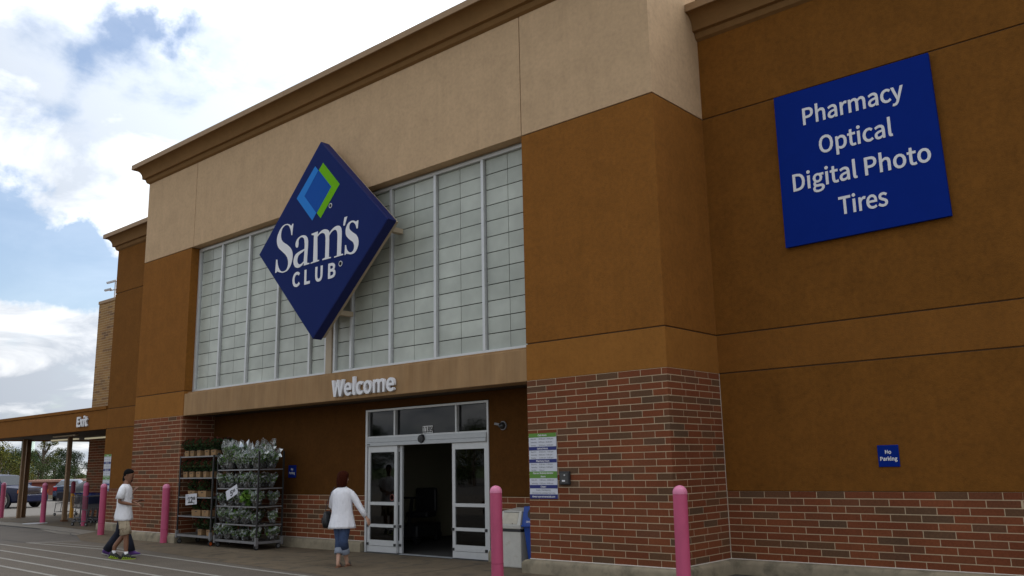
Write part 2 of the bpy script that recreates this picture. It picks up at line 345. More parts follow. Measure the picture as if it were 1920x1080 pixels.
# lettering: outlines of plain sans glyphs (advance, loops), cap height 257 units
GLY = {"$":[194,[[[87,-43],[110,-43],[110,-4],[142,8],[163,31],[171,64],[154,111],[116,137],[78,158],[61,190],[66,210],[80,223],[101,228],[119,225],[134,217],[148,206],[166,224],[150,238],[132,248],[110,254],[110,293],[87,293],[87,253],[57,242],[38,220],[30,188],[48,145],[85,121],[123,98],[140,62],[135,41],[120,27],[96,22],[73,26],[53,35],[35,48],[20,26],[39,12],[62,1],[87,-4]]]],"'":[97,[[[39,169],[58,169],[64,234],[65,270],[32,270],[32,234]]]],",":[97,[[[26,-67],[54,-49],[71,-24],[77,7],[74,27],[65,40],[50,44],[38,41],[30,34],[26,22],[30,10],[38,2],[50,-1],[54,0],[49,-20],[37,-36],[19,-48]]]],"-":[121,[[[16,86],[106,86],[106,110],[16,110]]]],".":[97,[[[49,-5],[60,-1],[69,7],[72,20],[69,32],[60,41],[49,44],[37,41],[29,32],[26,20],[29,7],[37,-1]]]],"0":[194,[[[97,-5],[130,4],[156,29],[172,70],[177,129],[172,187],[156,229],[130,253],[97,261],[64,253],[39,229],[23,187],[18,129],[23,70],[39,29],[64,4]],[[97,21],[77,28],[62,47],[52,81],[48,129],[52,177],[62,211],[77,230],[97,236],[117,230],[133,211],[143,177],[146,129],[143,81],[133,47],[117,28]]]],"1":[194,[[[31,0],[172,0],[172,27],[120,27],[120,257],[96,257],[81,249],[63,243],[42,238],[42,218],[88,218],[88,27],[31,27]]]],"2":[194,[[[15,0],[177,0],[177,28],[106,28],[64,25],[105,67],[137,108],[157,147],[165,186],[159,217],[144,241],[121,256],[90,261],[60,257],[36,244],[14,224],[33,206],[48,221],[66,231],[86,235],[112,229],[128,211],[133,185],[126,150],[104,112],[68,68],[15,19]]]],"3":[194,[[[92,-5],[124,0],[151,15],[168,38],[175,69],[167,100],[148,121],[120,134],[120,136],[144,149],[160,169],[166,197],[156,232],[130,254],[91,261],[64,257],[40,246],[20,231],[37,210],[53,223],[70,232],[90,235],[113,230],[128,216],[133,195],[127,170],[104,152],[62,146],[62,121],[109,115],[135,97],[142,70],[135,44],[117,28],[90,22],[64,26],[43,37],[27,51],[10,31],[30,13],[57,0]]]],"4":[194,[[[119,0],[149,0],[149,71],[183,71],[183,96],[149,96],[149,257],[114,257],[7,92],[7,71],[119,71]],[[119,96],[40,96],[99,184],[119,222],[121,222],[119,175]]]],"5":[194,[[[92,-5],[123,1],[150,18],[169,46],[176,83],[170,120],[153,146],[128,160],[98,165],[84,164],[72,161],[60,155],[67,229],[163,229],[163,257],[39,257],[30,137],[47,126],[61,134],[75,139],[90,141],[118,134],[137,114],[143,83],[136,50],[116,29],[89,22],[62,26],[42,37],[26,50],[9,29],[30,13],[56,0]]]],"6":[194,[[[105,-5],[134,1],[157,18],[173,45],[179,79],[174,114],[160,139],[137,154],[108,159],[87,156],[67,145],[50,129],[56,179],[70,212],[91,229],[116,235],[131,233],[145,226],[157,215],[175,235],[159,249],[139,258],[114,261],[79,254],[48,230],[27,187],[20,123],[26,67],[44,27],[71,3]],[[50,103],[68,122],[86,132],[103,136],[128,129],[144,109],[149,79],[143,48],[128,28],[105,21],[78,30],[59,58]]]],"7":[194,[[[69,0],[103,0],[108,69],[119,127],[141,182],[178,237],[178,257],[17,257],[17,229],[142,229],[110,178],[88,125],[75,67]]]],"8":[194,[[[98,-5],[131,1],[156,15],[172,36],[178,62],[172,92],[156,114],[135,129],[135,131],[151,146],[164,168],[169,193],[161,228],[136,252],[99,261],[63,252],[38,230],[28,195],[33,171],[46,151],[63,136],[63,135],[40,118],[23,95],[16,64],[22,36],[39,15],[65,1]],[[116,139],[87,152],[66,170],[57,195],[63,217],[77,232],[98,237],[122,231],[137,214],[142,191],[139,173],[130,155]],[[98,19],[71,25],[52,42],[44,67],[49,90],[61,109],[80,125],[114,110],[138,91],[148,63],[142,40],[124,25]]]],"9":[194,[[[82,-5],[117,3],[147,28],[168,73],[175,139],[169,193],[151,231],[123,254],[89,261],[61,255],[37,238],[21,212],[15,178],[20,143],[35,118],[57,102],[86,97],[107,101],[128,112],[145,129],[139,78],[125,45],[105,28],[81,22],[65,24],[50,31],[38,42],[20,22],[37,8],[57,-1]],[[145,155],[127,136],[109,125],[91,121],[66,128],[51,148],[46,178],[51,209],[67,229],[89,236],[117,227],[136,200]]]],":":[97,[[[49,137],[60,140],[69,148],[72,161],[69,174],[60,182],[49,186],[37,182],[29,174],[26,161],[29,148],[37,140]],[[49,-5],[60,-1],[69,7],[72,20],[69,32],[60,41],[49,44],[37,41],[29,32],[26,20],[29,7],[37,-1]]]],"A":[213,[[[1,0],[34,0],[59,78],[153,78],[177,0],[211,0],[124,257],[88,257]],[[67,104],[79,144],[105,230],[106,230],[132,144],[145,104]]]],"B":[230,[[[35,0],[117,0],[156,5],[187,19],[207,42],[214,75],[208,105],[189,126],[162,137],[162,138],[183,150],[195,170],[200,194],[193,223],[175,242],[147,253],[111,257],[35,257]],[[68,148],[68,231],[107,231],[141,227],[161,214],[168,190],[161,167],[141,153],[106,148]],[[68,26],[68,123],[112,123],[151,118],[174,102],[182,76],[174,48],[150,31],[112,26]]]],"C":[223,[[[132,-5],[163,0],[189,12],[211,32],[193,53],[176,37],[156,27],[133,24],[100,31],[75,52],[59,85],[54,129],[59,172],[76,205],[101,226],[134,233],[155,230],[172,221],[187,209],[204,230],[187,245],[163,257],[134,261],[89,252],[53,226],[29,184],[20,128],[29,72],[52,31],[88,4]]]],"D":[241,[[[35,0],[101,0],[152,9],[190,34],[212,75],[220,129],[212,184],[189,224],[152,248],[99,257],[35,257]],[[68,27],[68,230],[97,230],[136,224],[165,204],[181,172],[187,129],[181,86],[165,54],[136,34],[97,27]]]],"E":[206,[[[35,0],[187,0],[187,28],[68,28],[68,121],[165,121],[165,149],[68,149],[68,229],[183,229],[183,257],[35,257]]]],"F":[193,[[[35,0],[68,0],[68,115],[166,115],[166,143],[68,143],[68,229],[183,229],[183,257],[35,257]]]],"H":[255,[[[35,0],[68,0],[68,121],[187,121],[187,0],[220,0],[220,257],[187,257],[187,149],[68,149],[68,257],[35,257]]]],"L":[190,[[[35,0],[180,0],[180,28],[68,28],[68,257],[35,257]]]],"M":[284,[[[35,0],[64,0],[64,142],[60,218],[62,218],[82,159],[131,26],[153,26],[201,159],[222,218],[223,218],[219,142],[219,0],[249,0],[249,257],[210,257],[161,119],[143,66],[142,66],[123,119],[74,257],[35,257]]]],"N":[253,[[[35,0],[66,0],[66,135],[62,215],[63,215],[91,162],[185,0],[218,0],[218,257],[187,257],[187,123],[192,42],[190,42],[162,95],[68,257],[35,257]]]],"O":[260,[[[130,-5],[174,5],[209,31],[231,74],[239,129],[231,185],[209,226],[174,252],[130,261],[86,252],[51,226],[28,185],[20,129],[28,74],[51,31],[86,5]],[[130,24],[98,31],[74,52],[59,86],[54,129],[59,172],[74,205],[98,226],[130,233],[161,226],[185,205],[201,172],[206,129],[201,86],[185,52],[161,31]]]],"P":[222,[[[35,0],[68,0],[68,102],[110,102],[148,107],[178,121],[198,146],[204,181],[198,217],[178,240],[148,253],[109,257],[35,257]],[[68,129],[68,230],[104,230],[142,226],[165,211],[172,181],[165,151],[143,134],[106,129]]]],"R":[222,[[[68,135],[68,230],[111,230],[145,226],[166,212],[173,185],[166,157],[145,140],[111,135]],[[176,0],[213,0],[147,112],[178,126],[198,150],[205,185],[199,219],[180,241],[152,253],[116,257],[35,257],[35,0],[68,0],[68,109],[114,109]]]],"S":[209,[[[106,-5],[143,1],[170,17],[188,40],[194,68],[187,100],[168,122],[141,137],[104,153],[84,162],[68,175],[62,196],[68,215],[84,228],[110,233],[132,230],[151,222],[168,209],[185,230],[164,246],[139,257],[110,261],[77,256],[52,242],[35,221],[29,193],[37,162],[57,141],[81,127],[118,111],[140,101],[155,87],[161,65],[154,44],[136,29],[107,24],[81,28],[57,39],[36,56],[17,33],[42,13],[72,0]]]],"T":[210,[[[89,0],[121,0],[121,229],[199,229],[199,257],[11,257],[11,229],[89,229]]]],"U":[252,[[[126,-5],[163,1],[192,20],[211,54],[218,106],[218,257],[187,257],[187,105],[183,66],[170,41],[150,28],[126,24],[103,28],[84,41],[71,66],[67,105],[67,257],[34,257],[34,106],[41,54],[61,20],[90,1]]]],"W":[307,[[[63,0],[102,0],[140,155],[153,213],[154,213],[167,155],[206,0],[245,0],[298,257],[267,257],[239,117],[225,34],[223,34],[205,117],[169,257],[140,257],[104,117],[86,34],[85,34],[69,117],[42,257],[9,257]]]],"Y":[186,[[[77,0],[109,0],[109,99],[186,257],[153,257],[120,184],[94,128],[92,128],[67,184],[34,257],[0,257],[77,99]]]],"a":[197,[[[76,-5],[99,-1],[120,9],[139,23],[140,23],[143,0],[169,0],[169,117],[165,149],[154,174],[133,189],[103,195],[74,191],[49,182],[29,170],[41,148],[58,158],[77,165],[98,168],[122,161],[134,144],[137,120],[85,111],[49,97],[28,77],[21,49],[28,20],[47,2]],[[85,21],[68,24],[56,34],[51,51],[59,73],[87,89],[137,99],[137,46],[120,32],[103,24]]]],"b":[216,[[[116,-5],[147,2],[173,22],[192,55],[199,98],[194,138],[179,169],[155,188],[123,195],[102,191],[82,182],[63,168],[64,202],[64,279],[32,279],[32,0],[58,0],[61,20],[62,20],[79,7],[98,-2]],[[111,22],[97,24],[81,30],[64,42],[64,142],[82,156],[99,165],[115,168],[144,159],[160,135],[165,98],[158,57],[139,31]]]],"c":[179,[[[107,-5],[129,-2],[150,7],[169,19],[155,41],[142,31],[127,25],[110,22],[79,31],[59,57],[51,95],[59,133],[80,159],[111,168],[125,166],[137,160],[149,152],[165,173],[150,184],[132,192],[110,195],[75,188],[46,169],[26,137],[18,95],[25,53],[44,22],[72,2]]]],"d":[217,[[[97,-5],[119,-1],[138,9],[155,22],[156,22],[159,0],[185,0],[185,279],[153,279],[153,206],[154,173],[138,185],[121,192],[101,195],[70,188],[43,168],[25,137],[19,95],[24,53],[40,21],[65,2]],[[104,22],[76,31],[58,56],[51,95],[59,133],[79,159],[106,168],[122,166],[137,160],[153,148],[153,48],[137,34],[121,25]]]],"e":[194,[[[109,-5],[133,-2],[154,5],[172,15],[160,36],[146,28],[130,23],[113,21],[81,29],[59,52],[50,88],[178,88],[179,106],[174,143],[160,171],[136,189],[103,195],[72,188],[44,168],[25,137],[18,95],[25,53],[45,22],[74,2]],[[49,110],[59,142],[79,163],[104,169],[129,163],[146,143],[151,110]]]],"g":[197,[[[96,-88],[136,-82],[166,-68],[186,-47],[193,-22],[185,4],[163,19],[126,23],[89,23],[69,26],[59,33],[56,44],[57,53],[62,61],[68,67],[77,63],[86,61],[96,60],[131,68],[156,91],[166,126],[164,142],[158,155],[150,166],[189,166],[189,190],[123,190],[96,195],[61,187],[35,163],[25,127],[29,106],[38,89],[50,76],[50,75],[40,66],[32,54],[29,39],[31,26],[37,15],[46,8],[46,6],[31,-6],[21,-21],[18,-37],[28,-64],[55,-82]],[[96,82],[76,87],[61,103],[56,127],[61,151],[76,166],[96,172],[117,166],[131,151],[137,127],[131,103],[116,87]],[[101,-65],[71,-61],[52,-50],[46,-32],[48,-21],[54,-10],[65,0],[90,-3],[123,-3],[144,-5],[157,-13],[161,-27],[154,-46],[133,-60]]]],"h":[213,[[[32,0],[64,0],[64,138],[82,154],[98,164],[116,167],[137,162],[149,145],[152,116],[152,0],[184,0],[184,120],[178,161],[159,186],[126,195],[102,191],[81,179],[63,163],[64,202],[64,279],[32,279]]]],"i":[96,[[[32,0],[64,0],[64,190],[32,190]],[[48,229],[59,232],[67,239],[70,251],[67,262],[59,269],[48,271],[37,269],[30,262],[27,251],[30,239],[37,232]]]],"k":[193,[[[32,0],[64,0],[64,50],[99,92],[155,0],[190,0],[118,113],[181,190],[146,190],[65,90],[64,90],[64,279],[32,279]]]],"l":[99,[[[66,-5],[84,-2],[80,23],[73,22],[69,23],[66,28],[64,36],[64,279],[32,279],[32,38],[36,15],[47,0]]]],"m":[324,[[[32,0],[64,0],[64,138],[81,154],[97,164],[112,167],[132,162],[144,145],[147,116],[147,0],[179,0],[179,138],[196,154],[212,164],[227,167],[247,162],[259,145],[263,116],[263,0],[294,0],[294,120],[288,161],[269,186],[237,195],[215,190],[194,178],[174,159],[164,178],[146,191],[121,195],[100,191],[80,179],[62,162],[62,162],[58,190],[32,190]]]],"n":[214,[[[32,0],[64,0],[64,138],[82,154],[98,164],[116,167],[137,162],[149,145],[152,116],[152,0],[184,0],[184,120],[178,161],[159,186],[126,195],[102,191],[81,179],[62,162],[62,162],[58,190],[32,190]]]],"o":[212,[[[106,-5],[139,2],[167,22],[187,53],[194,95],[187,137],[167,169],[139,188],[106,195],[73,188],[45,169],[25,137],[18,95],[25,53],[45,22],[73,2]],[[106,22],[77,31],[58,57],[51,95],[58,133],[77,159],[106,168],[135,159],[154,133],[161,95],[154,57],[135,31]]]],"p":[217,[[[32,-80],[64,-80],[64,-16],[63,18],[81,5],[98,-2],[116,-5],[147,2],[173,22],[192,55],[199,98],[194,138],[179,169],[155,188],[123,195],[101,191],[81,181],[62,168],[62,168],[58,190],[32,190]],[[111,22],[97,24],[81,30],[64,42],[64,142],[82,156],[99,165],[115,168],[144,159],[160,135],[165,98],[158,57],[139,31]]]],"r":[136,[[[32,0],[64,0],[64,122],[79,148],[95,162],[112,166],[131,163],[137,191],[116,195],[96,190],[78,176],[62,155],[62,155],[58,190],[32,190]]]],"s":[164,[[[82,-5],[120,3],[143,24],[151,52],[142,81],[120,98],[93,110],[73,118],[58,128],[52,143],[56,156],[68,166],[88,170],[103,168],[117,162],[131,153],[146,173],[130,184],[110,192],[87,195],[52,188],[29,168],[22,141],[30,115],[51,97],[77,86],[98,78],[114,66],[120,50],[116,35],[104,24],[83,20],[62,23],[44,31],[27,43],[11,22],[31,8],[56,-1]]]],"t":[132,[[[92,-5],[104,-4],[116,-1],[127,2],[121,27],[99,21],[82,26],[72,38],[70,58],[70,164],[121,164],[121,190],[70,190],[70,244],[43,244],[40,190],[9,188],[9,164],[38,164],[38,59],[43,25],[60,3]]]],"u":[213,[[[88,-5],[112,0],[132,12],[151,30],[152,30],[154,0],[181,0],[181,190],[149,190],[149,55],[132,37],[115,26],[97,23],[77,28],[65,45],[62,74],[62,190],[29,190],[29,70],[36,29],[55,4]]]],"v":[182,[[[73,0],[111,0],[178,190],[146,190],[110,82],[93,26],[91,26],[74,82],[38,190],[5,190]]]],"w":[281,[[[62,0],[99,0],[126,102],[139,157],[141,157],[154,103],[181,0],[220,0],[272,190],[241,190],[213,80],[202,27],[200,27],[187,80],[157,190],[126,190],[96,80],[83,27],[82,27],[70,80],[42,190],[9,190]]]],"x":[174,[[[5,0],[39,0],[64,44],[84,78],[85,78],[106,44],[134,0],[169,0],[106,96],[164,190],[131,190],[107,148],[91,117],[89,117],[70,148],[45,190],[10,190],[68,99]]]],"y":[182,[[[35,-82],[68,-73],[91,-50],[106,-16],[178,190],[147,190],[112,85],[97,31],[95,31],[76,85],[38,190],[5,190],[81,0],[77,-15],[67,-36],[53,-50],[34,-56],[19,-53],[13,-78]]]]," ":[78,[]]}
def text_mesh(name, s, cap, m, bold=0.0, depth=0.0, align='L', sx=1.0, track=0, one=None):
    k = cap/257.0; tot = sum((GLY[c][0]+track) for c in s)*k*sx
    x0 = {'L': 0, 'C': -tot/2, 'R': -tot}[align]
    cu = bpy.data.curves.new(name, 'CURVE'); cu.dimensions = '2D'; cu.fill_mode = 'BOTH'
    for c in s:
        for lp in GLY[c][1]:
            sp = cu.splines.new('POLY'); sp.points.add(len(lp)-1)
            for i, (a, b) in enumerate(lp): sp.points[i].co = (x0+a*k*sx, b*k, 0, 1)
            sp.use_cyclic_u = True
        x0 += (GLY[c][0]+track)*k*sx
    cu.offset = bold*cap; cu.extrude = depth/2
    o = bpy.data.objects.new(name, cu); COL.objects.link(o)
    dg = bpy.context.evaluated_depsgraph_get(); me = bpy.data.meshes.new_from_object(o.evaluated_get(dg))
    bpy.data.objects.remove(o); bpy.data.curves.remove(cu)
    me.name = name; me.materials.clear(); me.materials.append(m)
    me.transform(Matrix.Rotation(R(90), 4, 'X')); me.update()      # now stands in the xz plane, facing -y
    return me
def text(name, s, x, y, z, cap, m, parent, **kw):
    me = text_mesh(name, s, cap, m, **kw); o = link(name, me, parent)
    px = parent.location if parent else Vector((0, 0, 0))
    o.location = (x-px[0], y-px[1], z-px[2]); return o
def outline_mesh(name, loops, y, depth, m):
    cu = bpy.data.curves.new(name, 'CURVE'); cu.dimensions = '2D'; cu.fill_mode = 'BOTH'
    for lp in loops:
        sp = cu.splines.new('POLY'); sp.points.add(len(lp)-1)
        for i, (a, b) in enumerate(lp): sp.points[i].co = (a, b, 0, 1)
        sp.use_cyclic_u = True
    cu.extrude = depth/2
    o = bpy.data.objects.new(name, cu); COL.objects.link(o)
    dg = bpy.context.evaluated_depsgraph_get(); me = bpy.data.meshes.new_from_object(o.evaluated_get(dg))
    bpy.data.objects.remove(o); bpy.data.curves.remove(cu)
    me.materials.clear(); me.materials.append(m); me.transform(Matrix.Translation((0, y, 0)) @ Matrix.Rotation(R(90), 4, 'X')); me.update()
    return me
def offset_path(path, d):
    """offset an open 2-D polyline to the right of travel by d with mitred corners"""
    P = [Vector((p[0], p[1])) for p in path]; res = []
    nrm = [Vector(((b-a).y, -(b-a).x)).normalized() for a, b in zip(P, P[1:])]
    for i, p in enumerate(P):
        if i == 0: res.append(p+nrm[0]*d)
        elif i == len(P)-1: res.append(p+nrm[-1]*d)
        else:
            n = (nrm[i-1]+nrm[i]).normalized(); res.append(p+n*d/max(0.2, n.dot(nrm[i])))
    return res
def sweep(mb, path, prof):
    """prof: closed list of (outward distance, z)"""
    n = len(prof); cols = [offset_path(path, d) for d, z in prof]
    vs = []; 
    for i in range(len(path)):
        for j, (d, z) in enumerate(prof): vs.append((cols[j][i].x, cols[j][i].y, z))
    fs = [(i*n+j, i*n+(j+1) % n, (i+1)*n+(j+1) % n, (i+1)*n+j) for i in range(len(path)-1) for j in range(n)]
    fs += [tuple(range(n-1, -1, -1)), tuple((len(path)-1)*n+j for j in range(n))]
    return mb.add(vs, fs)
# ------------------------------------------------------------------ ground
def struct(name, mb, m, **kw):
    return tag(obj(name, mb, m, **kw), kind='structure')
ASPH = mat('worn_asphalt', (0.100, 0.081, 0.060), 0.9, 0.16, 1.4, 0.9, 90, spots=0.3, col2=(0.150, 0.122, 0.092), c2pos=(0.48, 0.60), c2scale=45, world=True, bdist=0.008)
ASPHD = mat('smooth_dark_asphalt', (0.095, 0.077, 0.058), 0.9, 0.15, 2.2, 0.7, 90, col2=(0.11, 0.098, 0.085), c2pos=(0.45, 0.6), c2scale=70, world=True, bdist=0.006)
SIDE = mat('broom_concrete', (0.140, 0.107, 0.070), 0.88, 0.22, 1.1, 0.5, 90, spec=0.2, spots=0.35, col2=(0.085, 0.070, 0.052), c2pos=(0.50, 0.68), c2scale=3.4, world=True)
SIDE2 = mat('old_concrete_apron', (0.215, 0.190, 0.155), 0.9, 0.14, 1.5, 0.5, 80, col2=(0.15, 0.13, 0.105), c2pos=(0.5, 0.7), c2scale=5, world=True)
LOT = mat('lot_asphalt', (0.085, 0.077, 0.068), 0.9, 0.14, 0.5, 0.3, 60, world=True)
LINE = mat('worn_white_paint', (0.30, 0.280, 0.245), 0.8, 0.2, 6, col2=(0.17, 0.155, 0.13), c2pos=(0.48, 0.70), c2scale=40, world=True)
TAR = mat('tar_crack_filler', (0.025, 0.023, 0.02), 0.7)
GRASS = mat('mown_grass', (0.055, 0.085, 0.022), 0.95, 0.25, 0.3, world=True)
def sheet(name, pts, z, m, sub=None):
    mb = MB(); mb.add([(x, y, z) for x, y in pts], [tuple(range(len(pts)))]); return struct(name, mb, m)
sheet('ground', [(-1500, -1500), (1500, -1500), (1500, 1500), (-1500, 1500)], -0.012, GRASS)
sheet('parking_lot', [(-110, -75), (70, -75), (70, 120), (-110, 120)], -0.008, LOT)
sheet('road', [(-60, -26), (40, -26), (40, 0.2), (-16.2, -0.2), (-17.0, -0.95), (-19.6, -0.1), (-22.5, 0.4), (-60, 1.2)], -0.004, ASPHD)
# the textured crosswalk field in front of the doors
EDGE = [(-17.08, -0.93), (-15.3, -1.06), (-12.9, -1.36), (-10.0, -1.70), (-8.4, -1.87), (-6.3, -2.03), (-4.0, -2.12), (14.0, -2.6)]
sheet('crosswalk_paving', [(-20.6, -6.9), (14.0, -8.4)] + EDGE[::-1], 0.0, ASPH)
sheet('pavement', EDGE + [(30, -2.7), (30, 1.9), (-2.6, 1.2), (-3, 8.0), (-9.4, 8.0), (-9.4, 1.2), (-21.3, 1.6), (-21.3, 4.6), (-29.3, 4.6), (-29.3, 9.5), (-33.5, 9.5), (-33.5, 1.62), (-27.2, 1.62), (-23.6, 1.30), (-20.3, 0.92), (-19.4, -0.05)], 0.004, SIDE)
sheet('concrete_apron', [(-36, 1.62), (-36, 0.85), (-24, 0.62), (-20.6, -0.10), (-19.4, -0.05), (-20.3, 0.92), (-23.6, 1.30), (-27.2, 1.62)], 0.001, SIDE2)
def strip(mb, pts, wid, z):
    l = offset_path(pts, -wid/2); r = offset_path(pts, wid/2); n = len(pts)
    mb.add([(p.x, p.y, z) for p in l]+[(p.x, p.y, z) for p in r], [(i, i+1, n+i+1, n+i) for i in range(n-1)])
stripes = [[(-17.75, -1.98), (-13.8, -1.78), (-10.1, -2.02), (-6.8, -2.24), (2, -2.6)], [(-18.2, -2.52), (-14.3, -2.68), (-9.8, -2.93), (-4, -3.25), (2, -3.5)],
           [(-18.5, -3.10), (-12.5, -3.39), (-8, -3.63), (2, -4.2)], [(-18.8, -3.75), (-13.9, -3.93), (-8.8, -4.16), (2, -4.7)], [(-19.1, -4.35), (-12.1, -4.55), (-9.5, -4.65), (2, -5.2)], [(-19.4, -5.0), (2, -5.9)]]
for p in stripes:
    mb = MB(); strip(mb, p, 0.085, 0.0045); struct('painted_stripe', mb, LINE)
mb = MB(); strip(mb, [(-17.75, -1.99), (-17.2, -1.15), (-16.9, -0.99)], 0.07, 0.0045); strip(mb, [(-17.65, -1.9), (-17.10, -1.62), (-14.2, -1.50), (-12.6, -1.62)], 0.06, 0.0045); struct('painted_stripe', mb, LINE)
mb = MB()
def crack(pts, wid):
    q = []
    for a, b in zip(pts, pts[1:]):
        a, b = Vector(a), Vector(b); k = max(2, int((b-a).length/0.25))
        for i in range(k): p = a.lerp(b, i/k); q.append((p.x+random.uniform(-.02, .02), p.y+random.uniform(-.02, .02)))
    q.append(pts[-1]); strip(mb, q, wid, 0.0075)
crack([(-33, 0.85), (-28, 0.75), (-24, 0.62), (-21.5, 0.35), (-19.9, 0.25)], 0.05); crack([(-19.9, 0.25), (-20.8, -0.05), (-22.8, -0.35)], 0.04)
crack([(-20.2, 0.1), (-19.0, -0.3), (-18.1, -1.6)], 0.03); crack([(-23.0, -2.3), (-19.8, -1.9), (-17.9, -1.95)], 0.03)
struct('tar_crack', mb, TAR)
mb = MB()
for x in (-13.3, -10.3, -7.35, -4.2, -1.2): mb.box(x-0.006, x+0.006, -0.94 if x < -12 else -1.25, 0.78, 0.0042, 0.0058)
struct('pavement_joint', mb, TAR)
mb = MB(); mb.lathe([(0.40, 0.0), (0.40, 0.006), (0.38, 0.009), (0.0, 0.009)], (-27.0, 1.72, 0.005), 28)
tag(obj('utility_cover', mb, mat('pale_metal', (0.5, 0.5, 0.5), 0.5, 0.1, 6)), 'pale round utility cover in the concrete at the foot of a pink bollard', 'manhole cover')

# ------------------------------------------------------------------ the store
T = 0.215+28*0.1016; ZJ = 3.678; ZB = 7.376; ZC = 9.66; RY = 1.58; WY = 1.40; XL = -16.487; A = 0.88; BY = 4.3
store = thing('store_building', 'long brown and tan stucco store with red brick base, big glazed bay and open entrance', 'building')
def part(name, mb, m, **kw): return obj(name, mb, m, store, **kw)
def panel(name, x0, x1, y0, y1, z0, z1, m, bevel=0.006):
    mb = MB(); mb.box(x0, x1, y0, y1, z0, z1); return part(name, mb, m, bevel=bevel)
# hidden core that carries the panels (kept 15-20 mm behind their faces)
mb = MB()
mb.box(-16.47, -13.97, 0.018, 1.6, 0.0, 7.39); mb.box(-2.68, -0.018, 0.018, 1.7, 0.0, 7.39); mb.box(-16.47, -0.018, 0.018, 4.4, 7.392, 9.6)
mb.box(-13.96, -2.69, 0.45, 4.4, 3.12, 7.391); mb.box(-0.017, 34, RY+0.02, 5.0, 0.0, 8.8); mb.box(-21.23, -16.471, WY+0.02, BY+0.3, 0, 8.8)
mb.box(-29.08, -21.231, BY+0.02, BY+0.6, 0, 8.4); mb.box(-13.969, -9.45, 0.90, 8.0, 0, 3.119); mb.box(-2.95, -0.1, 1.701, 8.0, 0, 3.119)
mb.box(-29.08, 34, 8.001, 62, 0, 8.3); mb.box(-29.079, -9.46, 4.91, 8.0, 0, 8.29); mb.box(-2.94, 34, 5.01, 8.0, 0, 8.29); mb.box(-9.45, -2.95, 4.41, 8.0, 3.121, 8.28); mb.box(-16.46,-9.46,1.61,4.9,0.0,3.118)
part('structural_core', mb, DARKJ)
# upper tan band
for x0, x1 in ((XL, -13.879), (-13.863, -2.708), (-2.692, 0.0)):
    panel('tan_wall_panel', x0, x1, 0.0, 1.56 if x1 == 0 else (0.9 if x0 > -16 else 1.36), ZB+0.009, ZC, TAN)
panel('tan_wall_panel', -0.3, 0.0, 1.561, RY+0.03, ZB+0.0091, ZC, TAN, 0)
# piers: upper field, lighter band
panel('brown_wall_panel', XL, -13.95, 0.0, WY-0.002, ZJ+0.010, ZB-0.009, STUCCO)
panel('brown_wall_panel', XL, -13.95, 0.0, WY-0.002, T+0.002, ZJ-0.010, BANDST)
panel('brown_wall_panel', -2.70, 0.0, 0.0, RY+0.03, ZJ+0.010, ZB-0.009, STUCCO)
panel('brown_wall_panel', -2.70, 0.0, 0.0, RY+0.03, T+0.002, ZJ-0.010, BANDST)
# right hand recessed wall
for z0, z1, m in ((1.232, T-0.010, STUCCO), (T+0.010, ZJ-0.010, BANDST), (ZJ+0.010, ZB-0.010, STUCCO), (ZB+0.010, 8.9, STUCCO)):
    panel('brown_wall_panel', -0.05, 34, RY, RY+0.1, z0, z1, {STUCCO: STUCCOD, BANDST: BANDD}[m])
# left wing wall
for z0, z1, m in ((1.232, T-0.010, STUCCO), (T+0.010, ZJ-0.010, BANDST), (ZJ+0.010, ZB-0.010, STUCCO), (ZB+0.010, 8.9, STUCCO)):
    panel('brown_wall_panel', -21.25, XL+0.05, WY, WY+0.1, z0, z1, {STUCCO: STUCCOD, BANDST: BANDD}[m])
mb = MB(); mb.box(-21.25, -21.232, WY+0.101, BY, 0, 8.85); part('side_wall', mb, STUCCO)
# lintel with its soffit, over the entrance
panel('lintel', -13.948, -2.702, 0.012, 0.42, T-0.005, 3.60, LINTEL, 0.012)
panel('lintel_ledge', -13.947, -2.703, 0.10, 0.43, 3.601, 3.645, LINTEL, 0.004)
# alcove
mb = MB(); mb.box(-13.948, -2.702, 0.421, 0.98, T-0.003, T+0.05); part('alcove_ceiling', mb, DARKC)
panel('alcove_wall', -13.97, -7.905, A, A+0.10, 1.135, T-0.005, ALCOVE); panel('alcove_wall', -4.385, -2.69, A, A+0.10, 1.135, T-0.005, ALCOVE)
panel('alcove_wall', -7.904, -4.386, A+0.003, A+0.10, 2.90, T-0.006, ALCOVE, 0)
# interior lobby seen through the open doors
mb = MB(); mb.box(-9.449, -9.35, 0.99, 7.9, 0, 3.1); mb.box(-3.05, -2.951, 0.99, 7.9, 0, 3.1); mb.box(-9.35, -3.05, 7.5, 7.6, 0, 3.1); part('lobby_wall', mb, CREAMW)
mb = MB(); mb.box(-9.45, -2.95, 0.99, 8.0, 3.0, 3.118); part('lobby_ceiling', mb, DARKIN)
mb = MB(); mb.box(-9.34, -3.06, 0.80, 7.49, 0.006, 0.009); part('lobby_floor', mb, mat('dark_floor_mat', (0.05, 0.047, 0.043), 0.8, 0.1, 5))

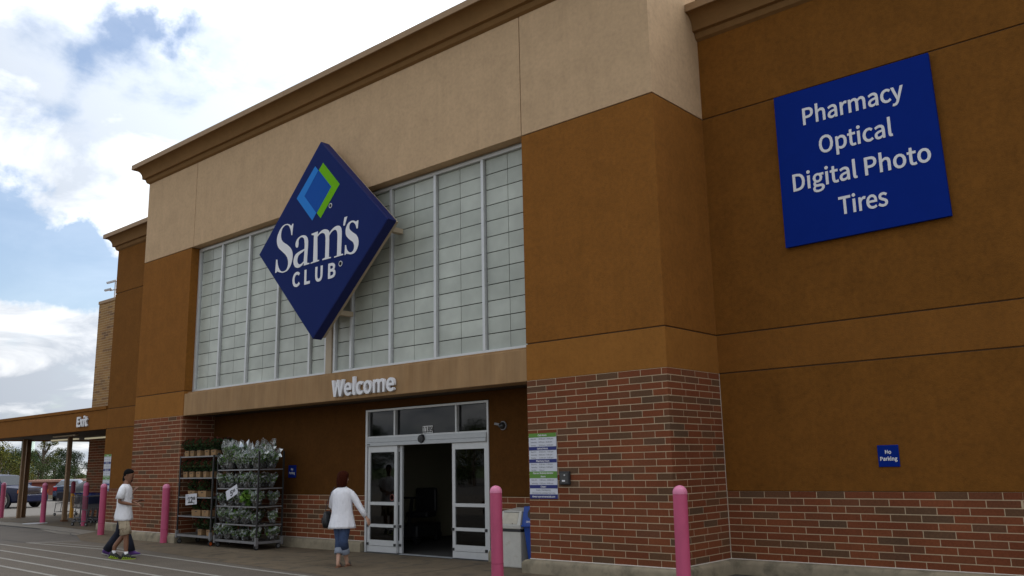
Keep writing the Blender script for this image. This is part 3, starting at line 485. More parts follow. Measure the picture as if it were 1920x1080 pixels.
# bricks -------------------------------------------------------------
CH, BL, JT = 0.1016, 0.4064, 0.0125
bigs = []       # (area rank, origin, size, rot)  - those that can be picked apart singly
stuffb = MB(); stuffb_tan = MB()
brick_meshes = {}
def brick_obj(x0, x1, y0, y1, z0, z1):
    key = (round(x1-x0, 3), round(y1-y0, 3))
    if key not in brick_meshes:
        b = MB(); b.box(0, key[0], 0, key[1], 0, CH-JT); brick_meshes[key] = b.mesh('brick', BRICK)
    o = link('brick', brick_meshes[key], store, (x0, y0+random.uniform(-.0015, .0010), z0)); return o
def brick_run(a0, a1, z0, n, fixed, axis, single=None, phase=0, odd_short=False, mbt=None, xlim=None, face=-1):
    """courses along x (axis 'x', face at y=fixed) or along y (axis 'y', outer face at x=fixed, body towards face)"""
    mbt = mbt or stuffb
    for c in range(n):
        za = z0+c*CH+JT/2; zb = za+CH-JT
        s = a0-((c+phase) % 2)*BL/2; first = True
        while s < a1-0.02:
            p, q = max(s+JT/2, a0+(JT/2 if s < a0 else JT/2)), min(s+BL-JT/2, a1-JT/2 if s+BL > a1 else 1e9)
            if s+BL >= a1: q = a1-0.002
            if s <= a0: p = a0+0.001
            if q-p > 0.03:
                j = random.uniform(-.0012, .0012)
                if axis == 'x':
                    if single and (xlim is None or p < xlim) : brick_obj(p, q, fixed, fixed+0.09, za, zb)
                    else: mbt.box(p, q, fixed+j, fixed+0.09, za, zb)
                else:
                    x0, x1 = (fixed-0.09, fixed+j) if face > 0 else (fixed+j, fixed+0.09)
                    mbt.box(x0, x1, p, q, za, zb)
            s += BL
# right pier: front with corner interlocking, return face, the recessed wainscot
for c in range(28):
    z = 0.215+c*CH
    if c % 2 == 0:
        brick_run(-2.70, 0.0, z, 1, 0.0, 'x', single=True, phase=0); brick_run(0.10, RY-0.004, z, 1, 0.0, 'y', face=1, phase=0)
    else:
        brick_run(-2.70, -0.10, z, 1, 0.0, 'x', single=True, phase=1); brick_run(0.0, RY-0.004, z, 1, 0.0, 'y', face=1, phase=0)
brick_run(0.012, 4.1, 0.215, 10, RY, 'x', single=True)
brick_run(4.101, 14, 0.215, 10, RY, 'x')
# left pier front and its return into the alcove, wing wainscot, alcove wainscot
for c in range(28):
    z = 0.215+c*CH
    brick_run(XL, -13.95 if c % 2 == 0 else -14.05, z, 1, 0.0, 'x', phase=c % 2)
    brick_run(0.0 if c % 2 else 0.10, A-0.003, z, 1, -13.95, 'y', face=1)
brick_run(-21.25, XL-0.003, 0.215, 10, WY, 'x')
brick_run(-13.948, -7.93, 0.215, 9, A, 'x'); brick_run(-4.36, -2.702, 0.215, 9, A, 'x')
brick_run(-29.1, -21.26, 0.0, 30, BY, 'x')
tag(part('joined_brickwork', stuffb, BRICK), kind='stuff')
brick_run(-29.1, -21.26, T+0.02, 53, BY, 'x', mbt=stuffb_tan)
tag(part('joined_tan_brickwork', stuffb_tan, TBRICK), kind='stuff')
# mortar beds, 7 mm behind the brick faces
mb = MB(); g = 0.0024
mb.box(-2.70+g, -g, g, RY, 0.20, T); mb.box(XL+g, -13.95-g, g, WY, 0.2, T); mb.box(-0.006, 34, RY+g, RY+0.09, 0.2, 1.226); mb.box(-21.25, XL+0.006, WY+g, WY+0.09, 0.2, 1.226)
mb.box(-13.956, -7.93, A+g, A+0.1, 0.2, 1.132); mb.box(-4.36, -2.694, A+g, A+0.1, 0.2, 1.132); mb.box(-29.09, -21.24, BY+g, BY+0.09, 0, 8.43)
part('mortar_bed', mb, MORTAR)
mb = MB(); mb.box(-29.12, -21.2, BY-0.03, BY+0.35, 8.44, 8.56); part('coping', mb, CAPM, bevel=0.005)
# concrete plinths with worn rounded tops and the pale sealant bead on them
pr = [(-0.05, 0.0), (0.105, 0.0), (0.105, 0.145), (0.092, 0.180), (0.066, 0.203), (0.0, 0.213), (-0.05, 0.213)]
for path in ([(-21.25, WY), (XL, WY), (XL, 0), (-13.95, 0), (-13.95, A), (-7.94, A)], [(-4.35, A), (-2.70, A), (-2.70, 0), (0, 0), (0, RY), (34, RY)]):
    mb = MB(); sweep(mb, path, pr); o = part('plinth', mb, CONC); shade_auto(o, 40)
    mb = MB(); sweep(mb, path, [(-0.02, 0.2135), (0.012, 0.2135), (0.003, 0.224), (-0.02, 0.226)]); part('sealant_bead', mb, mat('pale_sealant', (0.55, 0.50, 0.43), 0.9, 0.15, 20, world=True))
mb = MB(); mb.box(-0.001, 0.006, RY-0.006, RY-0.001, 0.22, T); part('corner_sealant', mb, mat('pale_sealant', (0, 0, 0)))
# cornices: a cove between fillets, sheet metal coping on top in lengths
def cornice(path, z, end_caps=True):
    pts = [(-0.1, z), (0.0, z), (0.055, z+0.035), (0.085, z+0.105), (0.085, z+0.130), (0.150, z+0.145), (0.155, z+0.185)]
    for i in range(1, 8):
        t = i/8*math.pi/2; pts.append((0.155+0.195*(1-math.cos(t)), z+0.185+0.235*math.sin(t)))
    pts += [(0.352, z+0.42), (0.352, z+0.44), (-0.1, z+0.44)]
    mb = MB(); sweep(mb, path, pts); o = part('cornice', mb, CORN); shade_auto(o, 28)
    # coping in lengths
    for (ax, ay), (bx, by) in zip(path, path[1:]):
        pass
    L0 = 0.0
    for i, ((ax, ay), (bx, by)) in enumerate(zip(path, path[1:])):
        d = 0.375; a, b = Vector((ax, ay)), Vector((bx, by)); dr = (b-a).normalized(); nr = Vector((dr.y, -dr.x))
        s0 = -d if i > 0 else 0.0; s1 = (b-a).length+(d if i < len(path)-2 else 0.0)
        if i > 0 and (Vector(path[i])-Vector(path[i-1])).normalized().cross(dr) < 0: pass
        if abs(dr.y) > 0.5: s0 = 0.0 if i == 0 else d*0; s1 = (b-a).length-0.31 if i == 0 else s1
        if abs(dr.y) > 0.5 and i > 0: s0 = 0.31; s1 = (b-a).length
        k = max(1, int(round((s1-s0)/2.44))); st = (s1-s0)/k
        for j in range(k):
            p = a+dr*(s0+j*st+0.004); q = a+dr*(s0+(j+1)*st-0.004)
            m2 = MB(); pts3 = [p+nr*d, q+nr*d, q-nr*0.3, p-nr*0.3]
            m2.add([(v.x, v.y, z+0.425) for v in pts3]+[(v.x, v.y, z+0.555) for v in pts3], [(3, 2, 1, 0), (4, 5, 6, 7), (0, 1, 5, 4), (1, 2, 6, 5), (2, 3, 7, 6), (3, 0, 4, 7)])
            part('coping', m2, CAPM)
cornice([(XL, 4.0), (XL, 0), (0, 0), (0, 4.0)], ZC)
cornice([(-21.25, BY+1), (-21.25, WY), (XL-0.003, WY)], 8.80)
cornice([(0.003, RY), (34, RY)], 8.80)

# the great window: frame, mullions, 12 rows of translucent panes
YW = 0.25
win = part('entrance_window', MB().box(-13.93, -2.70, YW+0.09, YW+0.12, 3.65, 7.37), mat('window_backing', (0.015, 0.015, 0.014), 0.9))
def sub(name, mb, m, par, **kw): return obj(name, mb, m, par, **kw)
zb, zt = 3.705, 7.285
for x0, x1 in ((-13.945, -8.47), (-8.24, -2.702)):
    sub('frame_sill', MB().box(x0, x1, YW-0.035, YW+0.085, 3.646, zb), ALU, win, bevel=0.004)
    sub('frame_head', MB().box(x0, x1, YW-0.035, YW+0.085, zt, 7.345), ALU, win, bevel=0.004)
mb = MB(); mb.box(-13.946, -2.7, YW+0.0, YW+0.088, 7.346, ZB+0.008); sub('head_filler', mb, mat('grey_filler', (0.3, 0.3, 0.28), 0.8), win)
bays = [(-13.945, -13.865, 'j'), (-12.85, -12.785, 'm'), (-11.62, -11.555, 'm'), (-10.375, -10.31, 'm'), (-9.13, -9.065, 'm'), (-8.535, -8.47, 'j'),
        (-8.24, -8.175, 'j'), (-7.69, -7.625, 'm'), (-6.46, -6.395, 'm'), (-5.165, -5.10, 'm'), (-3.90, -3.835, 'm'), (-2.745, -2.702, 'j')]
for x0, x1, k in bays:
    sub('jamb' if k == 'j' else 'mullion', MB().box(x0, x1, YW-0.032, YW+0.084, zb+0.001, zt-0.001), ALU, win, bevel=0.004)
sub('steel_column', MB().box(-8.45, -8.26, YW-0.06, YW+0.08, 3.647, 7.37), BEIGEM, win)
pmesh = {}
for i in range(len(bays)-1):
    if i == 5: continue
    a, b = bays[i][1]+0.012, bays[i+1][0]-0.004; cols = 2 if b-a > 0.8 else 1
    wc = (b-a)/cols; hr = (zt-zb)/12
    for c in range(cols):
        for r in range(12):
            wd = wc-0.012; key = round(wd, 2)
            if key not in pmesh:
                q = MB(); q.box(0, wd, 0, 0.02, 0, hr-0.016)
                pmesh[key] = q.mesh('pane', PANEL)
            link('pane', pmesh[key], win, (a+c*wc+0.006, YW+0.035+random.uniform(-.001, .001), zb+0.008+r*hr))

# entrance doors ------------------------------------------------------
fr = MB(); y0, y1 = A-0.02, A+0.13
fr.box(-7.905, -7.845, y0, y1, 0.005, 2.885); fr.box(-4.425, -4.385, y0, y1, 0.005, 2.885); fr.box(-7.844, -4.426, y0, y1, 2.845, 2.885)
fr.box(-7.02, -6.975, y0+0.001, y1-0.02, 2.335, 2.844); fr.box(-5.25, -5.21, y0+0.001, y1-0.02, 2.335, 2.844)
fr.box(-7.843, -4.427, y0+0.004, y1, 2.300, 2.334)
door = part('door_frame', fr, ALU)
hd = MB(); hd.box(-7.842, -4.428, A-0.045, A+0.10, 2.205, 2.299); hd.box(-7.842, -4.428, A-0.055, A+0.10, 2.130, 2.203); sub('header_rail', hd, ALUD, door, bevel=0.006)
sub('motion_sensor', MB().lathe([(0.0, -0.05), (0.075, -0.045), (0.09, 0.0)], (-6.15, A-0.045, 2.235), 16, 'y'), BLACK, door)
sub('small_sensor', MB().box(-7.80, -7.72, A-0.062, A-0.055, 2.155, 2.175), BLACK, door)
for x0, x1 in ((-7.845, -7.02), (-6.975, -5.25), (-5.21, -4.425)):
    sub('transom_glass', MB().box(x0, x1, A+0.05, A+0.056, 2.334, 2.845), GLASS, door)
def leaf(x0, x1, y, rz=0):
    f = MB(); t = 0.045
    for a, b, c, d in ((x0, x0+0.075, 0.02, 2.125), (x1-0.075, x1, 0.02, 2.125), (x0+0.075, x1-0.075, 2.005, 2.125), (x0+0.075, x1-0.075, 0.945, 1.008),
                       (x0+0.075, x1-0.075, 0.508, 0.570), (x0+0.075, x1-0.075, 0.145, 0.255), (x0+0.075, x1-0.075, 0.02, 0.138)):
        f.box(a, b, y, y+t, c, d)
    o = part('door_leaf', f, ALU)
    for a, b in ((1.009, 2.004), (0.571, 0.944), (0.256, 0.507)):
        sub('glass', MB().box(x0+0.074, x1-0.074, y+0.02, y+0.026, a, b), GLASS, o)
    for xx in (x1-0.07, x0-0.004):
        for z in (0.51, 0.15): sub('hinge_block', MB().box(xx, xx+0.05, y-0.02, y-0.001, z, z+0.05), BLACK, o)
    return o
lf = leaf(-7.83, -6.93, A-0.005); leaf(-5.35, -4.435, A-0.005)
leaf(-7.60, -6.835, A+0.055); leaf(-5.36, -4.60, A+0.055)
t_ = lf
ring = MB(); ring.lathe([(0.055, -0.002), (0.062, -0.002), (0.062, 0.0), (0.055, 0.0), (0.055, -0.002)], (-7.09, A+0.014, 1.10), 20, 'y'); ring.box(-7.13, -7.05, A+0.012, A+0.014, 1.095, 1.105); ring.box(-7.095, -7.085, A+0.012, A+0.014, 1.055, 1.145)
sub('round_sticker', ring, mat('sticker_red', (0.45, 0.10, 0.07), 0.5), lf)
sub('threshold', MB().box(-6.83, -5.36, A-0.03, A+0.1, 0.005, 0.014), ALUD, door)
# ------------------------------------------------------------------ signs on the front
SG = {"S":[[[-8.867,6.92],[-8.897,6.666],[-8.928,6.672],[-8.935,6.704],[-8.941,6.736],[-8.949,6.767],[-8.959,6.797],[-8.973,6.825],[-8.99,6.853],[-9.008,6.878],[-9.027,6.899],[-9.046,6.914],[-9.066,6.924],[-9.086,6.932],[-9.107,6.937],[-9.128,6.941],[-9.149,6.942],[-9.17,6.94],[-9.191,6.935],[-9.214,6.926],[-9.237,6.914],[-9.259,6.899],[-9.277,6.881],[-9.291,6.858],[-9.302,6.831],[-9.31,6.802],[-9.315,6.774],[-9.317,6.747],[-9.316,6.719],[-9.312,6.692],[-9.303,6.667],[-9.291,6.643],[-9.275,6.621],[-9.255,6.6],[-9.229,6.577],[-9.194,6.554],[-9.151,6.53],[-9.107,6.506],[-9.067,6.481],[-9.031,6.457],[-8.997,6.433],[-8.965,6.408],[-8.938,6.383],[-8.916,6.358],[-8.898,6.332],[-8.883,6.305],[-8.871,6.278],[-8.863,6.251],[-8.859,6.223],[-8.857,6.195],[-8.86,6.164],[-8.864,6.13],[-8.872,6.094],[-8.884,6.057],[-8.901,6.023],[-8.925,5.991],[-8.955,5.959],[-8.987,5.931],[-9.022,5.909],[-9.058,5.895],[-9.097,5.887],[-9.137,5.883],[-9.175,5.882],[-9.213,5.884],[-9.25,5.891],[-9.286,5.9],[-9.318,5.908],[-9.347,5.918],[-9.373,5.929],[-9.396,5.939],[-9.415,5.944],[-9.428,5.943],[-9.437,5.937],[-9.444,5.929],[-9.451,5.922],[-9.49,5.924],[-9.472,6.222],[-9.427,6.209],[-9.418,6.173],[-9.411,6.136],[-9.402,6.1],[-9.39,6.067],[-9.373,6.034],[-9.352,6.002],[-9.329,5.973],[-9.304,5.949],[-9.278,5.932],[-9.25,5.92],[-9.221,5.913],[-9.192,5.909],[-9.162,5.908],[-9.13,5.912],[-9.101,5.919],[-9.075,5.931],[-9.055,5.948],[-9.039,5.971],[-9.026,5.997],[-9.018,6.024],[-9.015,6.053],[-9.016,6.084],[-9.021,6.116],[-9.031,6.147],[-9.045,6.176],[-9.063,6.205],[-9.086,6.233],[-9.111,6.26],[-9.142,6.287],[-9.177,6.312],[-9.213,6.338],[-9.249,6.363],[-9.283,6.388],[-9.319,6.412],[-9.352,6.437],[-9.38,6.462],[-9.404,6.489],[-9.423,6.516],[-9.438,6.543],[-9.45,6.57],[-9.459,6.597],[-9.465,6.624],[-9.467,6.651],[-9.466,6.678],[-9.462,6.705],[-9.455,6.732],[-9.445,6.759],[-9.431,6.786],[-9.412,6.814],[-9.39,6.843],[-9.366,6.87],[-9.341,6.893],[-9.316,6.913],[-9.289,6.929],[-9.262,6.943],[-9.233,6.953],[-9.202,6.959],[-9.17,6.962],[-9.138,6.962],[-9.108,6.96],[-9.082,6.956],[-9.057,6.949],[-9.034,6.941],[-9.013,6.932],[-8.992,6.92],[-8.972,6.906],[-8.954,6.893],[-8.939,6.887],[-8.928,6.89],[-8.919,6.899],[-8.912,6.911],[-8.904,6.922]]],"a":[[[-8.755,6.397],[-8.76,6.411],[-8.763,6.427],[-8.763,6.444],[-8.758,6.463],[-8.75,6.483],[-8.738,6.505],[-8.722,6.527],[-8.701,6.545],[-8.676,6.56],[-8.646,6.572],[-8.614,6.581],[-8.583,6.588],[-8.552,6.591],[-8.521,6.591],[-8.49,6.589],[-8.462,6.584],[-8.436,6.576],[-8.412,6.566],[-8.39,6.553],[-8.371,6.539],[-8.355,6.523],[-8.342,6.506],[-8.332,6.487],[-8.323,6.465],[-8.317,6.447],[-8.312,6.431],[-8.31,6.406],[-8.31,6.362],[-8.314,6.287],[-8.322,6.188],[-8.329,6.091],[-8.333,6.019],[-8.333,5.984],[-8.33,5.969],[-8.325,5.964],[-8.322,5.954],[-8.248,5.941],[-8.247,5.92],[-8.441,5.915],[-8.447,5.984],[-8.465,5.968],[-8.482,5.951],[-8.5,5.936],[-8.522,5.923],[-8.549,5.914],[-8.579,5.906],[-8.611,5.902],[-8.64,5.901],[-8.669,5.904],[-8.698,5.911],[-8.725,5.921],[-8.748,5.933],[-8.767,5.948],[-8.783,5.966],[-8.796,5.986],[-8.806,6.007],[-8.814,6.029],[-8.819,6.053],[-8.82,6.077],[-8.817,6.101],[-8.809,6.128],[-8.798,6.155],[-8.782,6.181],[-8.761,6.203],[-8.734,6.219],[-8.702,6.231],[-8.666,6.241],[-8.627,6.25],[-8.583,6.259],[-8.534,6.266],[-8.483,6.273],[-8.434,6.28],[-8.433,6.306],[-8.431,6.332],[-8.431,6.358],[-8.432,6.384],[-8.436,6.414],[-8.442,6.446],[-8.449,6.475],[-8.459,6.5],[-8.471,6.518],[-8.486,6.531],[-8.503,6.541],[-8.521,6.548],[-8.539,6.554],[-8.559,6.557],[-8.578,6.557],[-8.596,6.553],[-8.612,6.546],[-8.628,6.536],[-8.641,6.523],[-8.651,6.508],[-8.656,6.489],[-8.656,6.468],[-8.655,6.445],[-8.656,6.425],[-8.659,6.407],[-8.663,6.39],[-8.668,6.375],[-8.675,6.364],[-8.684,6.357],[-8.694,6.353],[-8.706,6.352],[-8.717,6.355],[-8.727,6.361],[-8.738,6.371],[-8.748,6.383]],[[-8.432,6.247],[-8.458,6.237],[-8.484,6.228],[-8.51,6.218],[-8.535,6.21],[-8.559,6.202],[-8.582,6.196],[-8.604,6.189],[-8.624,6.179],[-8.64,6.166],[-8.655,6.149],[-8.666,6.132],[-8.675,6.114],[-8.68,6.096],[-8.682,6.077],[-8.681,6.059],[-8.677,6.041],[-8.67,6.023],[-8.658,6.005],[-8.645,5.99],[-8.629,5.978],[-8.611,5.97],[-8.592,5.966],[-8.57,5.965],[-8.548,5.968],[-8.524,5.975],[-8.499,5.986],[-8.474,5.999],[-8.448,6.012]]],"m":[[[-8.195,6.564],[-8.194,6.538],[-8.111,6.512],[-8.117,5.95],[-8.198,5.937],[-8.206,5.916],[-7.914,5.927],[-7.91,5.949],[-7.976,5.959],[-7.99,6.458],[-7.968,6.471],[-7.946,6.484],[-7.924,6.496],[-7.902,6.505],[-7.88,6.51],[-7.859,6.513],[-7.837,6.513],[-7.817,6.51],[-7.797,6.505],[-7.777,6.497],[-7.759,6.487],[-7.744,6.475],[-7.733,6.461],[-7.725,6.444],[-7.718,6.426],[-7.713,6.406],[-7.71,6.389],[-7.708,6.373],[-7.707,6.349],[-7.707,6.306],[-7.707,6.237],[-7.708,6.149],[-7.71,6.053],[-7.711,5.962],[-7.801,5.947],[-7.8,5.922],[-7.519,5.92],[-7.517,5.943],[-7.588,5.955],[-7.586,6.409],[-7.57,6.424],[-7.554,6.44],[-7.537,6.455],[-7.518,6.467],[-7.496,6.479],[-7.47,6.488],[-7.445,6.496],[-7.422,6.499],[-7.402,6.498],[-7.383,6.493],[-7.366,6.485],[-7.352,6.475],[-7.341,6.462],[-7.332,6.447],[-7.325,6.43],[-7.32,6.412],[-7.316,6.398],[-7.313,6.387],[-7.312,6.365],[-7.311,6.321],[-7.312,6.246],[-7.313,6.148],[-7.314,6.042],[-7.316,5.94],[-7.409,5.931],[-7.408,5.91],[-7.117,5.917],[-7.117,5.942],[-7.188,5.952],[-7.184,6.053],[-7.18,6.157],[-7.177,6.254],[-7.175,6.331],[-7.175,6.381],[-7.176,6.412],[-7.179,6.434],[-7.184,6.456],[-7.192,6.481],[-7.202,6.502],[-7.215,6.521],[-7.23,6.536],[-7.248,6.548],[-7.268,6.557],[-7.29,6.563],[-7.314,6.567],[-7.339,6.568],[-7.367,6.567],[-7.396,6.563],[-7.424,6.556],[-7.453,6.546],[-7.483,6.533],[-7.511,6.519],[-7.534,6.506],[-7.55,6.495],[-7.562,6.484],[-7.572,6.473],[-7.583,6.462],[-7.587,6.474],[-7.591,6.487],[-7.596,6.499],[-7.604,6.511],[-7.615,6.522],[-7.629,6.533],[-7.645,6.544],[-7.662,6.553],[-7.681,6.56],[-7.702,6.567],[-7.725,6.572],[-7.748,6.575],[-7.772,6.576],[-7.797,6.575],[-7.822,6.572],[-7.847,6.567],[-7.873,6.558],[-7.9,6.546],[-7.925,6.533],[-7.946,6.522],[-7.961,6.513],[-7.971,6.505],[-7.979,6.497],[-7.988,6.488],[-7.98,6.576]]],"q":[[[-7.093,6.7],[-7.004,6.703],[-7.021,6.664],[-7.038,6.623],[-7.054,6.586],[-7.067,6.557],[-7.075,6.54],[-7.079,6.532],[-7.083,6.528],[-7.088,6.526],[-7.096,6.524],[-7.106,6.526],[-7.116,6.528],[-7.126,6.53],[-7.126,6.542],[-7.126,6.554],[-7.125,6.568],[-7.122,6.586],[-7.117,6.61],[-7.109,6.639],[-7.101,6.67]]],"s":[[[-6.648,6.55],[-6.663,6.385],[-6.7,6.387],[-6.707,6.407],[-6.714,6.427],[-6.721,6.446],[-6.731,6.464],[-6.742,6.481],[-6.756,6.496],[-6.77,6.51],[-6.785,6.522],[-6.801,6.531],[-6.818,6.539],[-6.836,6.544],[-6.852,6.546],[-6.868,6.545],[-6.884,6.541],[-6.898,6.534],[-6.91,6.526],[-6.92,6.514],[-6.928,6.5],[-6.933,6.485],[-6.936,6.469],[-6.935,6.455],[-6.931,6.439],[-6.924,6.424],[-6.913,6.407],[-6.895,6.39],[-6.872,6.371],[-6.846,6.352],[-6.82,6.333],[-6.793,6.316],[-6.765,6.299],[-6.737,6.281],[-6.713,6.261],[-6.691,6.238],[-6.672,6.213],[-6.656,6.188],[-6.645,6.162],[-6.637,6.136],[-6.634,6.109],[-6.634,6.083],[-6.637,6.057],[-6.643,6.032],[-6.653,6.007],[-6.665,5.983],[-6.679,5.961],[-6.695,5.942],[-6.714,5.924],[-6.734,5.909],[-6.756,5.898],[-6.781,5.891],[-6.808,5.887],[-6.836,5.886],[-6.862,5.887],[-6.885,5.89],[-6.907,5.895],[-6.927,5.901],[-6.947,5.907],[-6.967,5.912],[-6.986,5.918],[-7.004,5.923],[-7.017,5.924],[-7.026,5.923],[-7.031,5.918],[-7.034,5.912],[-7.038,5.907],[-7.068,5.905],[-7.06,6.108],[-7.028,6.107],[-7.023,6.085],[-7.018,6.062],[-7.012,6.04],[-7.004,6.019],[-6.991,6.0],[-6.976,5.982],[-6.96,5.966],[-6.943,5.953],[-6.927,5.943],[-6.91,5.935],[-6.893,5.93],[-6.876,5.927],[-6.859,5.927],[-6.841,5.93],[-6.825,5.934],[-6.81,5.942],[-6.798,5.952],[-6.787,5.965],[-6.778,5.98],[-6.772,5.995],[-6.769,6.012],[-6.768,6.029],[-6.769,6.047],[-6.774,6.065],[-6.78,6.082],[-6.788,6.099],[-6.799,6.115],[-6.815,6.133],[-6.838,6.15],[-6.866,6.168],[-6.895,6.186],[-6.923,6.205],[-6.95,6.226],[-6.976,6.248],[-7.0,6.271],[-7.019,6.293],[-7.032,6.314],[-7.041,6.335],[-7.046,6.356],[-7.049,6.377],[-7.05,6.399],[-7.048,6.421],[-7.044,6.442],[-7.038,6.463],[-7.029,6.484],[-7.017,6.505],[-7.003,6.524],[-6.986,6.541],[-6.966,6.554],[-6.942,6.565],[-6.917,6.573],[-6.893,6.579],[-6.869,6.581],[-6.845,6.581],[-6.822,6.578],[-6.8,6.574],[-6.779,6.566],[-6.759,6.555],[-6.74,6.544],[-6.724,6.538],[-6.712,6.537],[-6.701,6.541],[-6.692,6.546],[-6.683,6.55]]]}
ys = -0.42
dia = thing('diamond_sign', 'big blue diamond sign with white club name and green and blue emblem', 'sign', (-8.0, -0.16, 6.44))
def wsub(name, me_or_mb, m, parent, **kw):
    """mesh given in world coordinates, parented to a thing that stands elsewhere"""
    o = obj(name, me_or_mb, m, parent, **kw) if isinstance(me_or_mb, MB) else link(name, me_or_mb, parent)
    o.location = -parent.location; return o
D4 = [(-7.965, 8.565), (-10.165, 6.45), (-8.075, 4.305), (-5.75, 6.40)]
face = MB(); face.prism(D4, ys, ys+0.22); o = wsub('sign_box', face, SIGNS, dia, bevel=0.012)
cx, cz = sum(p[0] for p in D4)/4, sum(p[1] for p in D4)/4
ins = [(cx+(x-cx)*0.988, cz+(z-cz)*0.988) for x, z in D4]
wsub('sign_face', MB().prism(ins, ys-0.004, ys+0.01), SIGNB, dia)
bk = [(cx+(x-cx)*0.975, cz+(z-cz)*0.975) for x, z in D4]
wsub('mounting_frame', MB().prism(bk, ys+0.221, ys+0.31), BEIGEM, dia)
for nm, z_, m_, p in (('light_blue_emblem', 0.007, LOGOL, [(-8.133, 8.049), (-8.016, 7.924), (-8.494, 7.456), (-8.05, 6.994), (-8.188, 6.852), (-8.774, 7.466)]),
                     ('green_emblem', 0.007, LOGOG, [(-7.858, 8.057), (-7.277, 7.453), (-7.901, 6.847), (-8.035, 6.987), (-7.556, 7.458), (-8.002, 7.924)]),
                     ('mid_blue_emblem', 0.006, LOGOM, [(-8.002, 7.921), (-7.556, 7.458), (-8.041, 6.991), (-8.494, 7.456)])):
    wsub(nm, outline_mesh(nm, [p], ys-z_, 0.002, m_), None, dia)
for nm, loops in SG.items():
    nmx = {'q': 'apostrophe'}.get(nm, 'letter')
    wsub(nmx, outline_mesh(nmx, loops, ys-0.008, 0.006, WHITE), None, dia)
for ch, x, sx in (('C', -8.845, 1.08), ('L', -8.435, 1.0), ('U', -8.06, 1.05), ('B', -7.625, 1.05)):
    text('letter', ch, x, ys-0.008, 5.508, 0.292, WHITE, dia, bold=0.05, depth=0.006, sx=sx)
for x, z, r in ((-7.196, 5.751, 0.058), (-7.570, 7.05, 0.052)):
    rg = MB(); rg.lathe([(r-0.014, -0.003), (r, -0.003), (r, 0.003), (r-0.014, 0.003), (r-0.014, -0.003)], (x, ys-0.008, z), 24, 'y')
    wsub('registered_mark', rg, WHITE, dia); text('registered_mark', 'R', x-0.026, ys-0.008, z-0.03, 0.06, WHITE, dia, bold=0.03, depth=0.004)
# brackets back to the window column
bm_ = MB(); bm_.bar((-6.12, -0.10, 6.33), (-6.12, 0.24, 6.33), 0.12, 0.10); bm_.bar((-7.66, -0.10, 4.84), (-7.66, 0.24, 4.84), 0.12, 0.10); bm_.bar((-10.0, -0.10, 6.33), (-10.0, 0.24, 6.33), 0.12, 0.1); bm_.bar((-8.35, -0.10, 4.9), (-8.35, 0.2, 4.9), 0.14, 0.14)
wsub('bracket', bm_, BEIGEM, dia)

wel = thing('welcome_sign', 'raised white Welcome letters on the lintel over the entrance', 'sign', (-7.87, 0.0, 3.14))
x = -7.875
for ch in 'Welcome':
    k = 0.315/257; text('letter', ch, x, -0.04, 3.135, 0.315, WHITE, wel, bold=0.038, depth=0.06, sx=1.0); x += (GLY[ch][0]+2)*k*1.0*1.035
srv = thing('services_sign', 'large blue board listing pharmacy optical digital photo and tires on the right wall', 'sign', (2.5, 1.58, 6.1))
wsub('board', MB().prism([(1.312, 4.885), (3.70, 4.915), (3.648, 7.335), (1.318, 7.345)], 1.50, 1.555), SIGNB2, srv, bevel=0.006)
wsub('spacer', MB().box(1.45, 3.55, 1.556, 1.579, 5.1, 7.2), BLACK, srv)
for s, x, z, cap, wd in (('Pharmacy', 1.737, 6.765, 0.262, 1.525), ('Optical', 1.963, 6.250, 0.262, 1.105), ('Digital Photo', 1.490, 5.747, 0.262, 2.055), ('Tires', 2.184, 5.238, 0.262, 0.715)):
    tot = sum(GLY[c][0] for c in s)*cap/257; text('lettering', s, x, 1.496, z, cap, WHITE, srv, bold=0.022, depth=0.006, sx=wd/tot)
def no_parking(name, label, x0, x1, z0, z1, y):
    t = thing(name, label, 'sign', ((x0+x1)/2, y+0.02, (z0+z1)/2), group='no parking signs')
    wsub('plate', MB().box(x0, x1, y, y+0.012, z0, z1), SIGNB2, t, bevel=0.005)
    c = (z1-z0)*0.165; xm = (x0+x1)/2
    text('lettering', 'No', xm, y-0.003, z0+(z1-z0)*0.60, c, WHITE, t, bold=0.045, depth=0.002, align='C'); text('lettering', 'Parking', xm, y-0.003, z0+(z1-z0)*0.29, c, WHITE, t, bold=0.045, depth=0.002, align='C', sx=0.98)
no_parking('no_parking_sign', 'small blue No Parking plate on the brown wall at far right', 2.368, 2.655, 1.565, 1.862, 1.562)
no_parking('no_parking_sign', 'small blue No Parking plate in the shaded alcove beside the plant racks', -10.64, -10.35, 1.51, 1.785, 0.862)
SGREEN = mat('hours_green', (0.10, 0.25, 0.03), 0.5); SNAVY = mat('hours_navy', (0.012, 0.02, 0.16), 0.5); SPAPER = mat('hours_white', (0.62, 0.64, 0.70), 0.5); SINK = mat('hours_ink', (0.10, 0.10, 0.12), 0.6)
